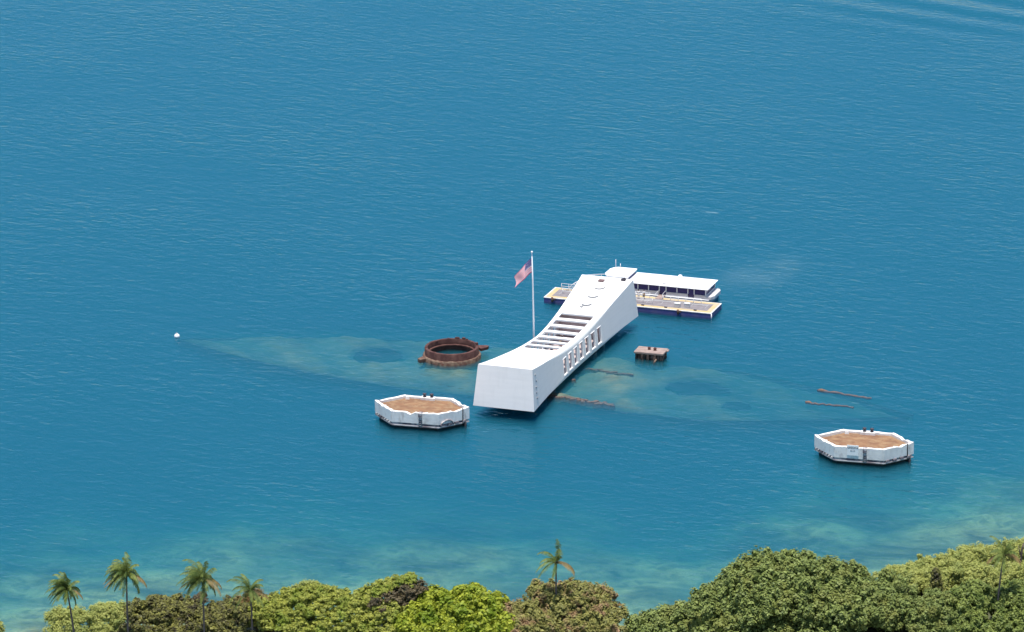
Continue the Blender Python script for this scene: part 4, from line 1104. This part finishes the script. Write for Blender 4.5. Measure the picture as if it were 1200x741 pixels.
pale(67.5, -114.5, 4.2, 3.2, 4.4, 67, 'pale feathery bush in the second row of the right shore at the picture edge')
# mid green trees lower right
def green(X, Y, rx, ry, zt, seed, label, mat='green'):
    b = rand_blobs(rx, ry, zt, zt * 0.42, 12, seed, size=(0.32, 0.48), dome=0.9) + front(rx * 0.8, zt * 0.3, 4, seed, -ry * 0.9, 1.7)
    tree('leafy_tree', label, 'tree', X, Y, b, mat, G_T, seed, 0.24, zt, leaf=0.18, clump=0.42, per=30)
green(53.5, -131.5, 4.2, 4.2, 6.4, 71, 'mid green leafy tree below the dark spire at lower right', 'olive')
green(58.8, -129.5, 4.0, 4.2, 7.2, 72, 'mid green leafy tree just left of the dry palm trunk')
green(65.6, -129.0, 4.2, 4.2, 7.0, 73, 'mid green leafy tree right of the dry palm trunk at the picture corner')
b = [(0, 0, 3.4 + 0.7 * k, 0.95 - 0.13 * k, 0.95 - 0.13 * k, 0.8) for k in range(5)]
tree('dark_spire_tree', 'small dark narrow spire shaped tree among the pale right hand bushes', 'tree', 54.6, -122.0, b, 'dark', G_T, 74, 0.14, 6, leaf=0.16, clump=0.34, per=26)
b = [(0, 0, 3.6, 1.0, 0.8, 0.6)]
tree('flowering_bush', 'small bright yellow bush at the foot of the dark spire tree', 'bush', 54.0, -123.8, b, 'bright', G_T, 75, 0.06, 3.4, leaf=0.14, clump=0.3, per=24)
# bare stump at right edge
x, y = wl(68.6, -108.6)
sn = thing('dead_snag', 'bare dark forked snag sticking up beside the dry palm at the right edge', 'dead tree', (x, y, GZ), 0)
MB().tube([(0, 0, -0.5), (0.05, 0, 2.5), (0.25, 0.1, 5.2), (0.55, 0.2, 6.3)], [0.26, 0.2, 0.16, 0.08], 8).tube([(0.1, 0, 4.0), (-0.2, 0, 5.2), (-0.3, 0.1, 5.7)], [0.12, 0.08, 0.04], 6).build('trunk', M['bark'], sn)

# palms
def palm(X, Y, H, label, seed, lean=0.0, n=40, size=3.9, droop=1.0, wind=0.85, mat='palm', dry=2, side=None, thin=1.0):
    x, y = wl(X, Y)
    root = thing('coconut_palm', label, 'palm tree', (x, y, GZ), RZT, 'coconut palms on the near shore')
    rnd = random.Random(seed)
    top = Vector((lean, 0, H - GZ))
    mb = MB()
    pts = []; rad = []
    for i in range(13):
        t = i / 12
        pts.append((lean * t * t + 0.12 * math.sin(5 * t + seed) * t * (1 - t), 0.1 * math.sin(3 * t), top.z * t - 0.5 * (1 - t))); rad.append(0.16 - 0.06 * t + (0.1 if i == 0 else 0) + 0.008 * (i % 2))
    mb.tube(pts, rad, 10).build('trunk', M['palm_bark'], root)
    def frond(mbx, az, el, L, m, curl):
        # rachis curves down and away with the wind (towards -x)
        d = Vector((math.cos(az) * math.cos(el), math.sin(az) * math.cos(el), math.sin(el)))
        p = top.copy(); N = 13; rp = []
        for i in range(N + 1):
            rp.append(p.copy())
            d = (d + Vector((-0.055 * wind, 0.0, -0.15 * curl * (0.3 + 1.1 * i / N)))).normalized()
            p = p + d * (L / N)
        mbx.tube(rp, [0.045 * (1 - 0.8 * i / N) for i in range(N + 1)], 4, mat=m, cap=False)
        for i in range(1, N + 1):
            for sub in (0, 0.5):
                if i == N and sub: continue
                q = rp[i] if not sub else rp[i].lerp(rp[i + 1], 0.5)
                tdir = (rp[i] - rp[i - 1]).normalized()
                sdir_ = tdir.cross(Vector((0, 0, 1)))
                sdir_ = sdir_.normalized() if sdir_.length > 1e-3 else Vector((1, 0, 0))
                f = i / N
                ll = 0.62 * size / 2.9 * (1.15 - abs(f - 0.45) * 1.25)
                for s in (-1, 1):
                    e = (sdir_ * s * 0.75 + tdir * 0.55 + Vector((-0.3 * wind, 0, -0.42 - 0.35 * droop + rnd.uniform(-0.15, 0.15)))).normalized() * ll * rnd.uniform(0.8, 1.1)
                    w = tdir * 0.05 * thin
                    mbx.face_block([q - w, q + w, q + e * 0.6 + w * 0.9, q + e, q + e * 0.6 - w * 0.9], [(0, 1, 2, 3, 4)], m)
    cr = MB()
    for k in range(n):
        a = 2 * math.pi * k / n * 1.0 + rnd.uniform(-0.2, 0.2)
        el = [1.2, 0.85, 0.45, 0.05, -0.3][k % 5] + rnd.uniform(-0.15, 0.15)
        # trade wind combs the fronds towards -x
        a2 = a + 0.55 * wind * math.sin(a) if wind else a
        frond(cr, a2, el, size * rnd.uniform(0.72, 1.15) * (1.0 if math.cos(a2) < 0.3 else 0.85), 1 if k % 8 < 0 else 0, 1.0 + 0.35 * rnd.random())
    for k in range(dry):
        a = (-0.15 + k * 3.3) if side is None else side
        frond(cr, a + rnd.uniform(-0.2, 0.2), -0.05, size * 0.95, 1, 0.8)
    cr.build('crown', [LM[mat], LM['palm_dry']], root)
    nu = MB()
    for k in range(6):
        a = k * 1.05 + seed
        nu.lathe([(0, 0.14), (0.1, 0.09), (0.13, 0), (0.09, -0.1), (0, -0.14)], 8, (top.x + 0.22 * math.cos(a), 0.22 * math.sin(a), top.z - 0.28))
    nu.build('coconuts', simple('coconut_husk', (0.16, 0.11, 0.04), 0.7), root)
    return root
palm(-72.3, -135.3, 12.0, 'leftmost palm, the small one with a bushy wind swept crown', 1, lean=-0.9, size=3.2)
palm(-64.6, -134.5, 14.0, 'second palm from the left, tallest of the left row with yellowish fronds', 2, lean=0.1, size=4.0, dry=4)
palm(-53.4, -135.0, 13.2, 'third palm from the left, with fronds streaming left and one pointing right', 3, lean=0.0, size=4.1, dry=3)
palm(-46.6, -131.6, 10.2, 'fourth palm from the left, the lowest one with open green drooping fronds', 4, lean=-0.2, size=3.6, n=15, wind=0.3, dry=1)
palm(-2.0, -126.0, 11.9, 'single palm in the middle with sparse fronds and a pale dry one on its right', 5, lean=0.1, size=3.8, n=11, dry=2, side=0.0)
palm(62.6, -130.8, 14.2, 'palm at the far right with a ragged dry crown and leaning pale trunk', 6, lean=1.0, size=3.2, n=12, wind=0.1, droop=1.5, dry=5)
